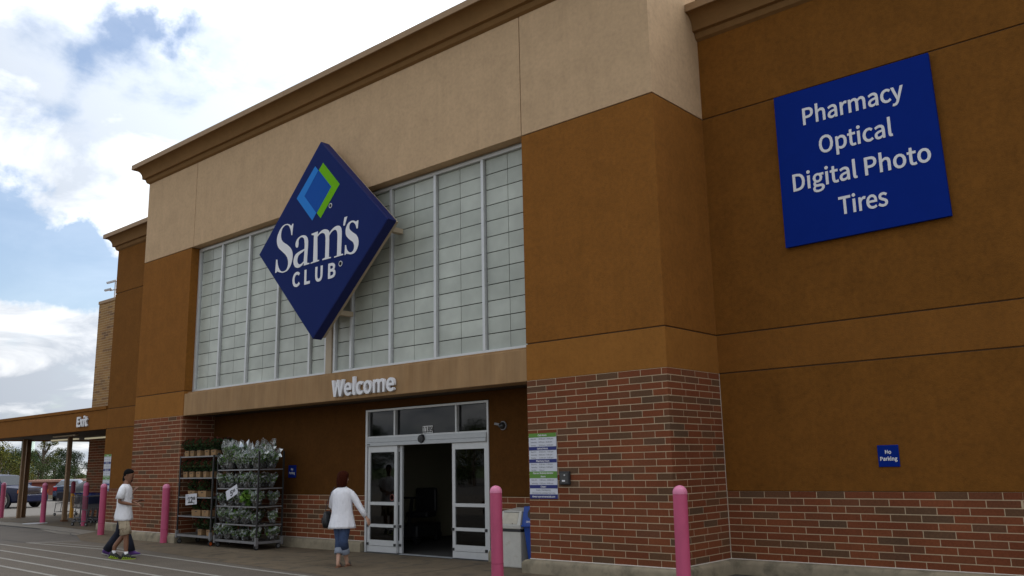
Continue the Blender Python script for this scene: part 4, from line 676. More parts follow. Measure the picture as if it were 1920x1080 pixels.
def hours(label, x0, x1, z0, z1, y):
    t = thing('hours_sign', label, 'sign', ((x0+x1)/2, y+0.02, (z0+z1)/2), group='opening hours signs')
    H = z1-z0; W = x1-x0; xm = (x0+x1)/2
    wsub('board', MB().box(x0, x1, y, y+0.008, z0, z1), SPAPER, t)
    # fractions from the top: (kind, height, text)
    rows = [('g', .063, ['Club Hours']), ('w', .145, [('Mon-Fri:', '10:00 am - 8:30 pm'), ('Saturday', '9:00 am - 8:30 pm'), ('Sunday', '10:00 am - 6:00 pm')]), ('n', .055, ['Optical Hours']),
            ('w', .137, [('Mon-Fri:', '10:00 am - 7:00 pm'), ('Saturday', '9:00 am - 7:00 pm'), ('Sunday', '11:00 am - 5:00 pm')]), ('n', .055, ['Pharmacy Hours']),
            ('w', .132, [('Mon-Fri:', '9:00 am - 7:00 pm'), ('Saturday', '9:00 am - 6:00 pm'), ('Sunday', 'Closed')]), ('g', .103, ['Plus and Business Member', 'Hours']),
            ('w', .103, [('Mon-Fri:', '7:00 am - 10:00 am'), ('Saturday', '7:00 am - 9:00 am')]), ('n', .052, ['Closed']), ('w', .090, ['Easter, Thanksgiving,', "Christmas Day and New Year's Day"]), ('n', .065, ['Always open at samsclub.com'])]
    z = z1
    for k, h, ln in rows:
        hh = h*H
        if k != 'w': wsub('heading_band', MB().box(x0, x1, y-0.002, y, z-hh, z), SGREEN if k == 'g' else SNAVY, t)
        n = len(ln)
        for i, s in enumerate(ln):
            zz = z-hh*(i+0.5)/n; cap = 0.026*H/1.03
            if isinstance(s, tuple):
                text('lettering', s[0], x0+W*0.07, y-0.0022, zz-cap/2, cap*.85, SINK, t, sx=1.0*W/.57, bold=0.0); text('lettering', s[1], x0+W*0.36, y-0.0022, zz-cap/2, cap*.85, SINK, t, sx=1.15*W/.57, bold=0.0)
            elif k == 'w':
                text('lettering', s, xm, y-0.0022, zz-cap/2, cap*.85, SINK, t, align='C', sx=1.0*W/.57)
            else:
                text('lettering', s, xm, y-0.0042, zz-cap/2, cap, WHITE, t, align='C', bold=0.04, sx=(1.0 if len(s) < 20 else 0.95)*W/.57)
        z -= hh
hours('tall white green and navy opening hours board on the brick pier by the recycling bin', -2.672, -2.10, 1.155, 2.190, -0.016)
hours('opening hours board on the brown wall left of the left brick pier', -21.20, -20.74, 1.15, 2.265, WY-0.012)
num = thing('address_number', 'black on white street number plates on the glass above the doors', 'sign', (-6.08, A, 2.35))
for i, ch in enumerate('1189'):
    x = -6.215+i*0.073
    wsub('digit_plate', MB().box(x, x+0.066, A+0.040, A+0.043, 2.345, 2.485), mat('plate_grey', (0.85, 0.85, 0.83), 0.6), num); text('digit', ch, x+0.033, A+0.038, 2.362, 0.105, BLACK, num, bold=0.05, align='C', sx=0.85, depth=0.001)
cb = thing('call_box', 'small black entry call box with buttons on the brick pier beside the hours board', 'call box', (-1.94, 0, 1.475))
wsub('housing', MB().box(-2.04, -1.84, -0.045, 0.0, 1.372, 1.578), BLACK, cb, bevel=0.012)
wsub('face_plate', MB().box(-2.015, -1.865, -0.049, -0.0455, 1.395, 1.555), mat('dark_grey_plate', (0.06, 0.06, 0.06), 0.35), cb); wsub('button', MB().lathe([(0.012, -0.06), (0.012, -0.048)], (-1.925, 0, 1.52), 12, 'y'), ALU, cb); wsub('key_slot', MB().box(-1.98, -1.92, -0.053, -0.0495, 1.42, 1.445), WHITE, cb)
dc = thing('security_camera', 'small dark camera under the alcove ceiling right of the doors', 'camera', (-4.02, A, 2.41))
dm = MB(); dm.lathe([(0.0, -0.11), (0.04, -0.10), (0.062, -0.06), (0.068, -0.03)], (-4.02, A, 2.40), 18, 'y'); wsub('dome', dm, mat('smoked_dome', (0.03, 0.03, 0.03), 0.08), dc, smooth=True)
wsub('bracket', MB().lathe([(0.08, -0.03), (0.08, 0.0)], (-4.02, A, 2.40), 18, 'y'), mat('grey_housing', (0.25, 0.25, 0.26), 0.5), dc); wsub('arm', MB().bar((-4.08, A-0.04, 2.42), (-4.16, A-0.1, 2.44), 0.04), mat('grey_housing', (0, 0, 0)), dc)
rc = thing('rooftop_camera', 'pair of white security cameras on a short mast on top of the tan brick wall', 'camera', (-28.1, 4.45, 8.55))
WHP = mat('white_housing', (0.45, 0.46, 0.48), 0.5)
wsub('mast', MB().tube((-28.1, 4.45, 8.55), (-28.1, 4.45, 9.25), 0.03), WHP, rc); wsub('cross_arm', MB().bar((-28.45, 4.40, 8.95), (-27.9, 4.5, 8.95), 0.04), WHP, rc)
for a, b in (((-28.62, 4.2, 8.93), (-28.25, 4.45, 9.02)), ((-28.3, 4.1, 9.17), (-27.95, 4.5, 9.33))):
    wsub('camera_body', MB().bar(Vector(a).lerp(Vector(b), .15), Vector(a).lerp(Vector(b), .85), 0.085, 0.08), WHP, rc, bevel=0.012)

# ------------------------------------------------------------------ exit canopy
can = thing('exit_canopy', 'flat brown canopy on slim posts over the exit lane at the left of the store', 'canopy', (-27, 1.4, 0))
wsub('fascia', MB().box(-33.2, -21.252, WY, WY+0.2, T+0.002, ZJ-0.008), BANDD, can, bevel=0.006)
wsub('fascia_cap', MB().box(-33.25, -21.30, WY-0.03, WY+0.22, ZJ, ZJ+0.105), BANDD, can, bevel=0.006)
wsub('fascia', MB().box(-33.2, -33.0, WY+0.202, 9.2, T+0.002, ZJ-0.008), BANDST, can)
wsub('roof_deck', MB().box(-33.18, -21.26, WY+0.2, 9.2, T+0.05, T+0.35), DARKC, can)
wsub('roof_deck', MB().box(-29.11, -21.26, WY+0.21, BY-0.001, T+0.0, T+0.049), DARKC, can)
FIXT = mat('lit_tube_diffuser', (0.75, 0.68, 0.46), 0.5)
FIXT.node_tree.nodes['Principled BSDF'].inputs['Emission Color'].default_value = (1, 0.9, 0.62, 1); FIXT.node_tree.nodes['Principled BSDF'].inputs['Emission Strength'].default_value = 0.16
for p, q in (((-30.5, 3.45), (-28.5, 3.60)), ((-28.2, 3.78), (-26.3, 3.80)), ((-26.9, 2.1), (-24.9, 2.05))):
    f = MB(); f.bar((*p, 3.01), (*q, 3.01), 0.12, 0.055); wsub('light_fixture', f, FIXT if p[0] < -27 else BEIGEM, can, bevel=0.01)
def hpost(x, y, w=0.15, top=T+0.045):
    m1 = MB(); m1.box(x-w/2, x+w/2, y-w/2, y-w/2+0.012, 0.004, top); m1.box(x-w/2, x+w/2, y+w/2-0.012, y+w/2, 0.004, top); m1.box(x-0.006, x+0.006, y-w/2+0.012, y+w/2-0.012, 0.004, top)
    wsub('post', m1, BROWNP, can)
hpost(-32.30, 3.25, 0.17); wsub('post', MB().box(-32.02, -31.90, 2.9, 3.02, 0.004, T+0.045), BROWNP, can, bevel=0.008)
wsub('post', MB().box(-27.28, -27.14, 2.72, 2.86, 0.004, T+0.0), BROWNP, can, bevel=0.008)
wsub('post_shoe', MB().box(-27.31, -27.11, 2.69, 2.89, 0.004, 0.06), mat('rusty_steel', (0.16, 0.07, 0.03), 0.8, 0.3, 10), can)
ex = thing('exit_sign', 'raised white Exit letters on the canopy fascia', 'sign', (-22.6, WY, 3.3))
x = -23.33
for ch in 'Exit':
    k = 0.30/257; text('letter', ch, x, WY-0.04, 3.21, 0.30, WHITE, ex, bold=0.05, depth=0.05, sx=1.1); x += (GLY[ch][0]+5)*k*1.1
# ------------------------------------------------------------------ bollards
def make_bollard(h):
    t = thing('bollard', 'pink bollard', 'bollard')
    r = 0.088
    obj('sleeve', MB().lathe([(r, 0.0), (r, h-0.10)], n=28), PINK, t, smooth=False); shade_auto(t.children[0], 50) if t.children else None
    d = MB(); d.lathe([(r+0.002, h-0.105), (r+0.002, h-0.085)]+[((r+0.001)*math.cos(a), h-0.085+0.085*math.sin(a)) for a in [i/7*math.pi/2 for i in range(1, 7)]]+[(0.002, h)], n=28)
    o = obj('dome_cap', d, PINKC, t); shade_auto(o, 50)
    b = MB(); b.lathe([(r+0.003, h*0.22), (r+0.003, h*0.224)], n=28); obj('seam', b, mat('seam_red', (0.30, 0.03, 0.08), 0.6), t)
    return t
BG = 'pink bollards along the front of the store'
pb = make_bollard(1.40)
for x, y, lab in ((0.95, -1.45, 'pink bollard nearest the camera, in front of the corner of the right brick pier'), (-2.06, -1.5, 'pink bollard beside the white trash bin, right of the doors'),
                  (-14.28, -0.14, 'pink bollard in front of the left brick pier, left of the plant racks'), (-18.72, 0.32, 'pink bollard just behind the walking man in the white t-shirt'),
                  (-23.6, 1.95, 'pink bollard in front of the shopping carts, third from the left'), (-27.2, 2.05, 'pink bollard standing in front of the dark blue suv headlight'),
                  (-33.0, 2.70, 'pink bollard at the far left edge, in front of the suv side window')):
    place_copy(pb, (x, y, 0.005), random.random(), lab, BG).rotation_euler = (R(random.uniform(-.7, .7)), R(random.uniform(-.7, .7)), random.random())
yb = thing('bollard', 'yellow bollard with a dark red sleeve on its upper half, under the canopy', 'bollard', (-29.75, 4.1, 0.005), group='yellow bollards')
o = obj('post', MB().lathe([(0.075, 0), (0.075, 0.95)], n=20), YELL, yb); shade_auto(o, 50); o = obj('sleeve', MB().lathe([(0.09, 0.93), (0.09, 1.32), (0.07, 1.38), (0.0, 1.41)], n=20), DRED, yb); shade_auto(o, 60)
yb2 = thing('bollard', 'yellow bollard mostly hidden behind a pink one, beside the row of shopping carts', 'bollard', (-28.2, 3.95, 0.005), group='yellow bollards')
o = obj('post', MB().lathe([(0.075, 0), (0.075, 1.15), (0.05, 1.19), (0.0, 1.2)], n=20), YELL, yb2); shade_auto(o, 60)

# ------------------------------------------------------------------ bins
WB = mat('dirty_white_plastic', (0.56, 0.55, 0.50), 0.5, 0.10, 5, col2=(0.40, 0.36, 0.27), c2pos=(0.60, 0.78), c2scale=5)
tb = thing('trash_bin', 'white square trash bin with a hooded push lid and black bag rim beside the doors', 'trash bin', (-3.40, 0.55, 0.005), R(2))
def taper(w0, d0, w1, d1, z0, z1, cy=0): 
    m1 = MB(); m1.loft([[(-w0/2, cy-d0/2, z0), (w0/2, cy-d0/2, z0), (w0/2, cy+d0/2, z0), (-w0/2, cy+d0/2, z0)], [(-w1/2, cy-d1/2, z1), (w1/2, cy-d1/2, z1), (w1/2, cy+d1/2, z1), (-w1/2, cy+d1/2, z1)]]); return m1
obj('body', taper(0.40, 0.44, 0.44, 0.50, 0.0, 0.60), WB, tb, bevel=0.015)
obj('bag_rim', taper(0.455, 0.52, 0.455, 0.52, 0.585, 0.625), BLACK, tb, bevel=0.008)
hb = MB(); hb.add([(-.235, -.27, .63), (.235, -.27, .63), (.235, .27, .63), (-.235, .27, .63), (-.215, -.20, .92), (.215, -.20, .92), (.215, .20, .96), (-.215, .20, .96), (-.235, -.28, .70), (.235, -.28, .70)],
       [(3, 2, 1, 0), (4, 5, 6, 7), (0, 1, 9, 8), (8, 9, 5, 4), (1, 2, 6, 5, 9), (2, 3, 7, 6), (3, 0, 8, 4, 7)])
hood = obj('lid', hb, WB, tb, bevel=0.014)
fl = MB(); 
def onl(x, z, o_=0.0): 
    y = -.28+(z-.70)/(.92-.70)*.08; return (x, y-0.006-o_, z)
fl.add([onl(-.165, .715), onl(.165, .715), onl(.16, .895), onl(-.16, .895), onl(-.165, .715, -.02), onl(.165, .715, -.02), onl(.16, .895, -.02), onl(-.16, .895, -.02)], [(0, 1, 2, 3), (0, 4, 5, 1), (1, 5, 6, 2), (2, 6, 7, 3), (3, 7, 4, 0)])
obj('flap', fl, mat('stained_flap', (0.50, 0.46, 0.37), 0.55, 0.12, 8), hood)
obj('flap_slot', MB().bar(onl(-.17, .905), onl(.165, .905), 0.004, 0.008), BLACK, hood); obj('rivet', MB().lathe([(0.008, -.283), (0.008, -.27)], (0.07, 0, .72), 8, 'y'), BLACK, hood)
BB = mat('recycling_blue', (0.010, 0.06, 0.33), 0.45, 0.06, 4)
rb = thing('recycling_bin', 'blue recycling bin with a round hole, half hidden behind the right brick pier', 'recycling bin', (-2.945, 0.56, 0.005), R(0))
rb.scale = (0.86, 0.86, 0.98)
obj('body', taper(0.30, 0.36, 0.46, 0.5, 0.0, 0.70), BB, rb, bevel=0.015)
lb = MB(); lb.add([(-.25, -.28, .70), (.25, -.28, .70), (.25, .26, .70), (-.25, .26, .70), (-.23, -.22, 1.02), (.23, -.22, 1.02), (.23, .22, 1.02), (-.23, .22, 1.02)], [(3, 2, 1, 0), (4, 5, 6, 7), (0, 1, 5, 4), (1, 2, 6, 5), (2, 3, 7, 6), (3, 0, 4, 7)])
lid = obj('lid', lb, BB, rb, bevel=0.015); obj('rim', MB().box(-.265, .265, -.295, .275, .685, .715), BB, lid, bevel=0.006)
hl = MB(); hl.lathe([(0.0, -0.004), (0.085, -0.004), (0.085, 0.004), (0.0, 0.004)], (0, 0, 0), 20, 'y'); h_ = obj('bottle_hole', hl, BLACK, lid); h_.location = (-0.03, -0.243, .90); h_.rotation_euler = (R(-10.5), 0, 0)
for i, ch in enumerate('CANS'):
    o = link('lettering', text_mesh('lettering', ch, 0.03, WHITE, bold=0.05), lid); o.location = (-0.14+i*0.028, -0.272, .755); o.rotation_euler = (R(-10.5), 0, 0)

# ------------------------------------------------------------------ plant racks
def make_rack(label, loc, rz, w, d, shelves, top, posts):
    t = thing('plant_rack', label, 'plant rack', loc, rz, group='plant racks in the alcove')
    z0 = shelves[0]
    b = MB()
    for p, q in (((0, 0), (w, 0)), ((w, 0), (w, d)), ((w, d), (0, d)), ((0, d), (0, 0))): b.bar((*p, z0), (*q, z0), 0.035, 0.05)
    for px in (0, w):
        for py in (0, d): b.box(px-0.03, px+0.03, py-0.03, py+0.03, z0-0.06, z0+0.11)
    obj('base_frame', b, STEEL, t); obj('deck', MB().box(0.02, w-0.02, 0.02, d-0.02, z0+0.0, z0+0.015), mat('worn_ply', (0.10, 0.085, 0.07), 0.9), t)
    for i, (px, py) in enumerate(((0.06, 0.04), (w-0.06, 0.04), (w-0.06, d-0.04), (0.06, d-0.04))):
        c = MB(); c.lathe([(0.050, -0.016), (0.056, -0.012), (0.056, 0.012), (0.050, 0.016)], (px, py, 0.056), 16, 'x'); wv = obj('caster', c, RUBBER, t)
        obj('hub', MB().lathe([(0.036, -0.018), (0.036, 0.018)], (px, py, 0.056), 14, 'x'), ORANGE if (w < 1.66 and i == 1) else STEEL, wv); obj('fork', MB().bar((px, py, 0.06), (px, py+0.01, z0-0.02), 0.045, 0.02), STEEL, wv)
    for px, py in posts: obj('post', MB().box(px-0.016, px+0.016, py-0.016, py+0.016, z0, top), BSTEEL, t)
    for z in shelves[1:]:
        s = MB(); s.bar((0, 0, z), (w, 0, z), 0.02, 0.028); s.bar((0, d, z), (w, d, z), 0.02, 0.028); s.bar((0, 0, z), (0, d, z), 0.02, 0.028); s.bar((w, 0, z), (w, d, z), 0.02, 0.028)
        sh = obj('shelf', s, STEEL, t); obj('shelf_board', MB().box(0.012, w-0.012, 0.012, d-0.012, z-0.008, z+0.006), mat('worn_ply', (0, 0, 0)), sh)
    return t
RA = make_rack('tall black plant rack against the left brick pier, holding dark mums in cardboard carriers', (-13.78, -0.08, 0.005), R(-2.0), 1.62, 0.55, [0.20, 0.64, 1.08, 1.53, 2.03], 2.06, ((0, 0), (1.62, 0), (1.62, .55), (0, .55)))
RB = make_rack('tall black plant rack nearer the doors, crammed with cellophane wrapped plants', (-12.02, -0.10, 0.005), R(-1.6), 1.74, 0.62, [0.15, 0.51, 0.90, 1.29, 1.70], 2.10, ((0, 0), (1.74, 0), (1.74, .62), (0, .62)))
def to_world(rk, x, y, z):
    a = rk.rotation_euler.z; return (rk.location.x+x*math.cos(a)-y*math.sin(a), rk.location.y+x*math.sin(a)+y*math.cos(a), rk.location.z+z)
def leafy(rx, rz, n, size, cz, shell=0.45, flat=0.0, narrow=1.0):
    m1 = MB()
    for i in range(n):
        v = Vector((random.gauss(0, 1), random.gauss(0, 1), random.gauss(0, 1))).normalized()*(shell+(1-shell)*random.random())
        c = Vector((v.x*rx, v.y*rx, cz+v.z*rz)); d = (v+Vector((random.uniform(-.7, .7), random.uniform(-.7, .7), random.uniform(-.2, .9)))).normalized()
        s = size*random.uniform(.6, 1.3); a = d.orthogonal().normalized(); a.rotate(Matrix.Rotation(random.uniform(0, 6.28), 3, d)); b = d.cross(a)
        tip = c+d*s; nn = a*s*0.28*narrow
        m1.add([c-nn*0.2, c+d*s*.5-nn, tip, c+d*s*.5+nn], [(0, 1, 2, 3)])
    return m1
def mum(label_seed, kind):
    t = thing('potted_mum', 'mum', 'potted plant')
    obj('foliage', leafy(0.155, 0.12, 420, 0.055, 0.27), LEAFD, t); obj('blossoms', leafy(0.165, 0.10, 190, 0.030, 0.315, shell=0.9, narrow=2.2), MUM, t)
    c = MB()
    if kind == 'bag':
        w, d, h = 0.075, 0.075, 0.135
    else: w, d, h = 0.16, 0.10, 0.14
    c.add([(-w, -d, 0), (w, -d, 0), (w, d, 0), (-w, d, 0), (-w*1.06, -d*1.06, h), (w*1.06, -d*1.06, h), (w*1.06, d*1.06, h*.86), (-w*1.06, d*1.06, h*.86)], [(3, 2, 1, 0), (0, 1, 5, 4), (1, 2, 6, 5), (2, 3, 7, 6), (3, 0, 4, 7)])
    k = obj('carrier', c, CARD, t); obj('handle_hole', MB().box(-0.030, 0.030, -d*1.06-0.004, -d*1.0, h-0.045, h-0.028), BLACK, k)
    obj('pot', MB().lathe([(0.055, 0.005), (0.068, 0.15)], n=12), POT, t)
    return t
MG = 'potted mums in cardboard carriers'
bag = mum(1, 'bag'); crate = mum(2, 'box')
names5 = ['leftmost', 'second from the left', 'third from the left', 'fourth from the left', 'rightmost']
tiers_a = [(2.045, 'bag', [.13, .42, .76, 1.12, 1.46], 'top shelf'), (1.545, 'bag', [.10, .42, .74, 1.12, 1.46], 'second shelf'), (1.095, 'box', [.55, 1.02], 'third shelf'), (0.655, 'box', [.78, 1.22], 'fourth shelf'), (0.22, 'bag', [.95, 1.36], 'bottom deck')]
for z, kind, xs, nm in tiers_a:
    for i, x in enumerate(xs):
        pos = names5[i] if len(xs) == 5 else ('left one', 'right one')[i]
        place_copy(bag if kind == 'bag' else crate, to_world(RA, x, 0.13+random.uniform(0, .03), z), random.uniform(-.15, .15), 'mum in tan cardboard carrier, %s on the %s of left rack' % (pos, nm), MG)
    if z > 1.5:
        for i, x in enumerate((.25, .68, 1.12, 1.5)):
            place_copy(bag, to_world(RA, x, 0.40, z), random.uniform(-.3, .3), 'dark red mum in the back row, %s on the %s of left rack' % (['leftmost', 'second', 'third', 'rightmost'][i], nm), MG)
# wrapped plants: pot, leaves, crumpled clear cellophane sleeve flaring above
def wrapped(seed, h, rx, leafn, bushy):
    random.seed(seed); t = thing('wrapped_plant', 'wrapped', 'potted plant')
    obj('pot', MB().lathe([(0.052, 0.0), (0.070, 0.115), (0.074, 0.115), (0.074, 0.125), (0.0, 0.12)], n=12), POT, t)
    obj('foliage', leafy(rx*.92, h*0.38, int(leafn*2.2), 0.062, 0.12+h*0.42, narrow=1.25), LEAFG, t)
    m1 = MB(); n = 18; rings = []
    K = 7
    for k in range(K):
        f = k/(K-1); z = 0.02+f*(h+0.10); r0 = 0.078+(rx*1.15-0.078)*min(1, f*1.6); ring = []
        for j in range(n):
            a = 2*math.pi*j/n; rr = r0*(1+random.uniform(-.22, .22)*min(1, f*2.5)+(0.14 if j % 2 else -.10)*f); zz = z+random.uniform(-.012, .012)+(random.uniform(-.05, .07) if k == K-1 else 0)
            ring.append((rr*math.cos(a), rr*math.sin(a), zz))
        rings.append(ring)
    m1.loft(rings, False, False); o = obj('cellophane', m1, CELLO, t)
    return t
WG = 'plants wrapped in clear cellophane'
tall = [wrapped(5, 0.36, 0.15, 150, 1), wrapped(6, 0.33, 0.16, 130, 1), wrapped(12, 0.28, 0.15, 130, 1)]; small = [wrapped(7, 0.20, 0.125, 90, 0), wrapped(8, 0.18, 0.13, 80, 0), wrapped(9, 0.22, 0.12, 100, 0)]
random.seed(4)
tiers_b = [(1.712, [.12, .42, .78, 1.12, 1.46], tall, 'top shelf'), (1.302, [.12, .44, .78, 1.12, 1.50], small, 'second shelf'), (0.912, [.12, .44, .76, 1.08, 1.55], small, 'third shelf'), (0.522, [.12, .42, .74, 1.06, 1.50], small, 'fourth shelf'), (0.168, [.12, .42, .74, 1.06, 1.52], small, 'bottom deck')]
for z, xs, protos, nm in tiers_b:
    for i, x in enumerate(xs):
        pr_ = protos[(i+int(z*10)) % len(protos)]
        o = place_copy(pr_, to_world(RB, x, 0.12+random.uniform(-.03, .03), z), random.uniform(0, 6.28), 'cellophane wrapped plant, %s in front row, %s of right rack' % (names5[i], nm), WG); k = random.uniform(.72, 1.18); o.scale = (k, k, k*random.uniform(.85, 1.15))
    for i, x in enumerate((.28, .60, .90, 1.22, 1.50) if z > 1.2 else (.45, 1.0, 1.60)):
        pr_ = protos[(i+1+int(z*10)) % len(protos)]
        o = place_copy(pr_, to_world(RB, x, 0.47, z), random.uniform(0, 6.28), 'cellophane wrapped plant, %s in back row, %s of right rack' % ((names5 if z > 1.2 else ('left', 'middle', 'right'))[i], nm), WG)
# a bare leafy plant trailing at the middle of the rack
bare = thing('potted_plant', 'unwrapped leafy green plant with large leaves on the third shelf of the right rack', 'potted plant', to_world(RB, 1.32, 0.06, 0.912))
obj('pot', MB().lathe([(0.052, 0.0), (0.072, 0.12), (0.0, 0.12)], n=12), POT, bare); obj('foliage', leafy(0.17, 0.16, 190, 0.085, 0.20, narrow=1.6), LEAFG, bare)
PAPER = mat('price_card', (0.62, 0.62, 0.66), 0.6)
ps = thing('price_sign', 'white price card reading 12 98 hung on the mum rack', 'price sign', to_world(RA, 0.70, -0.035, 0.965), R(6), group='price cards on the plant racks')
obj('card', MB().box(-.215, .215, -.002, .002, -.05, .20), PAPER, ps); ps.rotation_euler = (0, R(-4), R(6))
def ptext(s, x, z, cap, p, bold=0.05, m_=BLACK):
    o = link('lettering', text_mesh('lettering', s, cap, m_, bold=bold), p); o.location = (x, -0.004, z)
ptext('$', -.17, .075, .05, ps); ptext('12', -.125, -.0, .125, ps, .07); ptext('98', .06, .055, .07, ps, .06); ptext('Mums', -.18, .155, .022, ps, .02, SNAVY)
ps2 = thing('price_sign', 'white price card tilted steeply on the wrapped plant rack', 'price sign', to_world(RB, 0.72, -0.035, 1.20), 0, group='price cards on the plant racks')
obj('card', MB().box(-.20, .20, -.002, .002, -.10, .12), PAPER, ps2); ps2.rotation_euler = (R(-8), R(-24), R(8)); ptext('5', -.06, -.06, .115, ps2, .07); ptext('98', .03, -.01, .06, ps2, .06)

# ------------------------------------------------------------------ shopping carts
WIRE = mat('cart_wire', (0.13, 0.13, 0.14), 0.35, metal=0.6)
def make_cart(mats=WIRE, seat=(0.03, 0.05, 0.12), label='cart', loc=(0, 0, 0)):
    t = thing('shopping_cart', label, 'shopping cart', loc)
    # basket: back (x=0) to nose (x=.85), handle at x=-.08
    def corner(f, s, z):   # f 0..1 along, s side, z 0..1 up
        w = 0.28-0.07*f; x = 0.02+0.80*f; zb = 0.50+0.10*f; zt = 0.95
        return Vector((x-(0.04*(1-z) if f < .5 else -0.04*(z)), s*(w-0.03*(1-z)), zb+(zt-zb)*z))
    b = MB()
    for s in (-1, 1):
        for k in range(9): b.bar(corner(0, s, k/8), corner(1, s, k/8), 0.005 if 0 < k < 8 else 0.014)
        for k in range(17): b.bar(corner(k/16, s, 0), corner(k/16, s, 1), 0.006)
    for k in range(9):
        b.bar(corner(1, -1, k/8), corner(1, 1, k/8), 0.006)
        b.bar(corner(0, -1, k/8), corner(0, 1, k/8), 0.006)
    for k in range(9):
        y = -1+k/4; b.bar(corner(1, y, 0), corner(1, y, 1), 0.006); b.bar(corner(0, y, 0), corner(1, y, 0), 0.006)
    obj('basket', b, mats, t)
    h = MB(); h.bar((-0.12, -.27, 1.0), (-0.12, .27, 1.0), 0.03)
    for s in (-1, 1): h.bar((-0.12, s*.27, 1.0), (0.02, s*.27, 0.94), 0.018)
    obj('handle', h, mat('cart_handle_blue', (0.02, 0.05, 0.25), 0.5), t)
    f = MB()
    for s in (-1, 1):
        f.bar((0.02, s*.24, 0.50), (-0.02, s*.26, 0.16), 0.02); f.bar((-0.02, s*.26, 0.16), (0.80, s*.17, 0.16), 0.02); f.bar((0.35, s*.23, 0.55), (0.30, s*.24, 0.16), 0.018)
    f.bar((0.80, -.17, 0.16), (0.80, .17, 0.16), 0.02); f.bar((-0.02, -.26, 0.16), (-0.02, .26, 0.16), 0.02); obj('frame', f, mats, t)
    for x, y in ((0, .25), (0, -.25), (.76, .16), (.76, -.16)):
        c = obj('caster', MB().lathe([(0.062, -0.015), (0.062, 0.015)], (x, y, 0.062), 14, 'y'), RUBBER, t); obj('hub', MB().lathe([(0.03, -0.018), (0.03, 0.018)], (x, y, 0.062), 12, 'y'), STEEL, c)
    obj('child_seat', MB().box(-0.0, 0.015, -.22, .22, 0.70, 0.93), mat('seat_flap_%d' % int(seat[0]*100), seat, 0.5), t)
    return t
CG = 'shopping carts parked under the canopy'
ct = make_cart()
for i, (x, y, a, lab) in enumerate(((-32.3, 4.7, 18, 'shopping cart with its nose toward the suv, first of the row'), (-26.15, 2.95, 8, 'nested shopping cart left of the third pink bollard'), (-25.8, 2.97, 8, 'second nested shopping cart by the brick wall'),
                        (-25.45, 2.95, 6, 'nested shopping cart right behind the third pink bollard'), (-25.1, 2.95, 6, 'nested shopping cart next to the blue kiosk'), (-24.75, 2.93, 5, 'shopping cart nearest the hours board'), (-23.3, 2.1, -165, 'shopping cart standing just left of the pink bollard by the man'), (-23.2, 3.2, -170, 'shopping cart deepest under the canopy by the wing wall'))):
    place_copy(ct, (x, y, 0.005), R(a), lab, CG)
# ------------------------------------------------------------------ kiosk
kk = thing('rental_kiosk', 'tall blue vending kiosk against the dark brick wall under the canopy', 'kiosk', (-25.1, 3.75, 0.005))
obj('cabinet', MB().box(-.55, .55, -.35, .40, 0.0, 2.05), mat('kiosk_grey', (0.16, 0.20, 0.27), 0.5), kk, bevel=0.02)
obj('header_panel', MB().box(-.53, .53, -.365, -.351, 1.62, 2.0), mat('kiosk_blue', (0.02, 0.05, 0.26), 0.4), kk); obj('screen', MB().box(-.15, .5, -.362, -.351, 0.95, 1.45), mat('kiosk_screen', (0.02, 0.05, 0.10), 0.1), kk); obj('side_strip', MB().box(-.5, -.2, -.362, -.351, 0.5, 1.5), mat('kiosk_blue', (0, 0, 0)), kk)
fe = thing('fire_extinguisher', 'red cylinder standing by the carts near the hours board', 'fire extinguisher', (-24.15, 2.2, 0.35))
obj('cylinder', MB().lathe([(0.0, 0.0), (0.07, 0.01), (0.075, 0.05), (0.075, 0.32), (0.05, 0.40), (0.02, 0.43), (0.0, 0.43)], n=16), mat('signal_red', (0.42, 0.02, 0.02), 0.35), fe); obj('valve', MB().box(-.04, .04, -.015, .015, .43, .49), BLACK, fe); obj('stand', MB().lathe([(0.09, -0.345), (0.09, -0.32), (0.02, -0.31), (0.02, 0.01)], n=14), STEEL, fe)

# ------------------------------------------------------------------ inside the lobby
ic = make_cart(mat('pale_cart_wire', (0.55, 0.55, 0.5), 0.4, metal=0.3), (0.40, 0.02, 0.02), 'shopping cart with pale wire basket inside the dark lobby', (-8.2, 4.4, 0.01)); ic.rotation_euler.z = R(15)
sg_ = thing('lobby_sign', 'red and white card sign on a stand inside the lobby behind the right door', 'sign', (-6.72, 3.4, 0.01))
obj('post', MB().box(-.015, .015, -.015, .015, 0, 1.0), STEEL, sg_); obj('base', MB().lathe([(0.16, 0), (0.15, 0.02), (0.02, 0.03)], n=16), STEEL, sg_); obj('red_card', MB().box(-.26, .26, -.03, -.016, 1.0, 1.16), mat('signal_red', (0, 0, 0)), sg_); obj('white_card', MB().box(-.26, .26, -.03, -.016, 0.80, 0.998), PAPER, sg_)
sk = thing('mobility_scooter', 'black mobility scooter cart parked in the dark lobby', 'scooter', (-8.6, 3.1, 0.01), R(20))
obj('seat', MB().box(-.28, .28, -.25, .25, .55, .68), BLACK, sk, bevel=0.04); obj('backrest', MB().box(-.27, .27, .22, .32, .65, 1.2), BLACK, sk, bevel=0.04); obj('body', MB().box(-.30, .30, -.75, .45, .12, .42), BLACK, sk, bevel=0.05); obj('tiller', MB().bar((0, -.62, .35), (0, -.45, 1.0), 0.06), BLACK, sk); obj('handlebar', MB().bar((-.25, -.45, 1.0), (.25, -.45, 1.0), 0.04), BLACK, sk)
for x, y in ((-.27, .3), (.27, .3), (-.2, -.6), (.2, -.6)): obj('wheel', MB().lathe([(0.13, -.04), (0.13, .04)], (x, y, .13), 16, 'x'), RUBBER, sk)
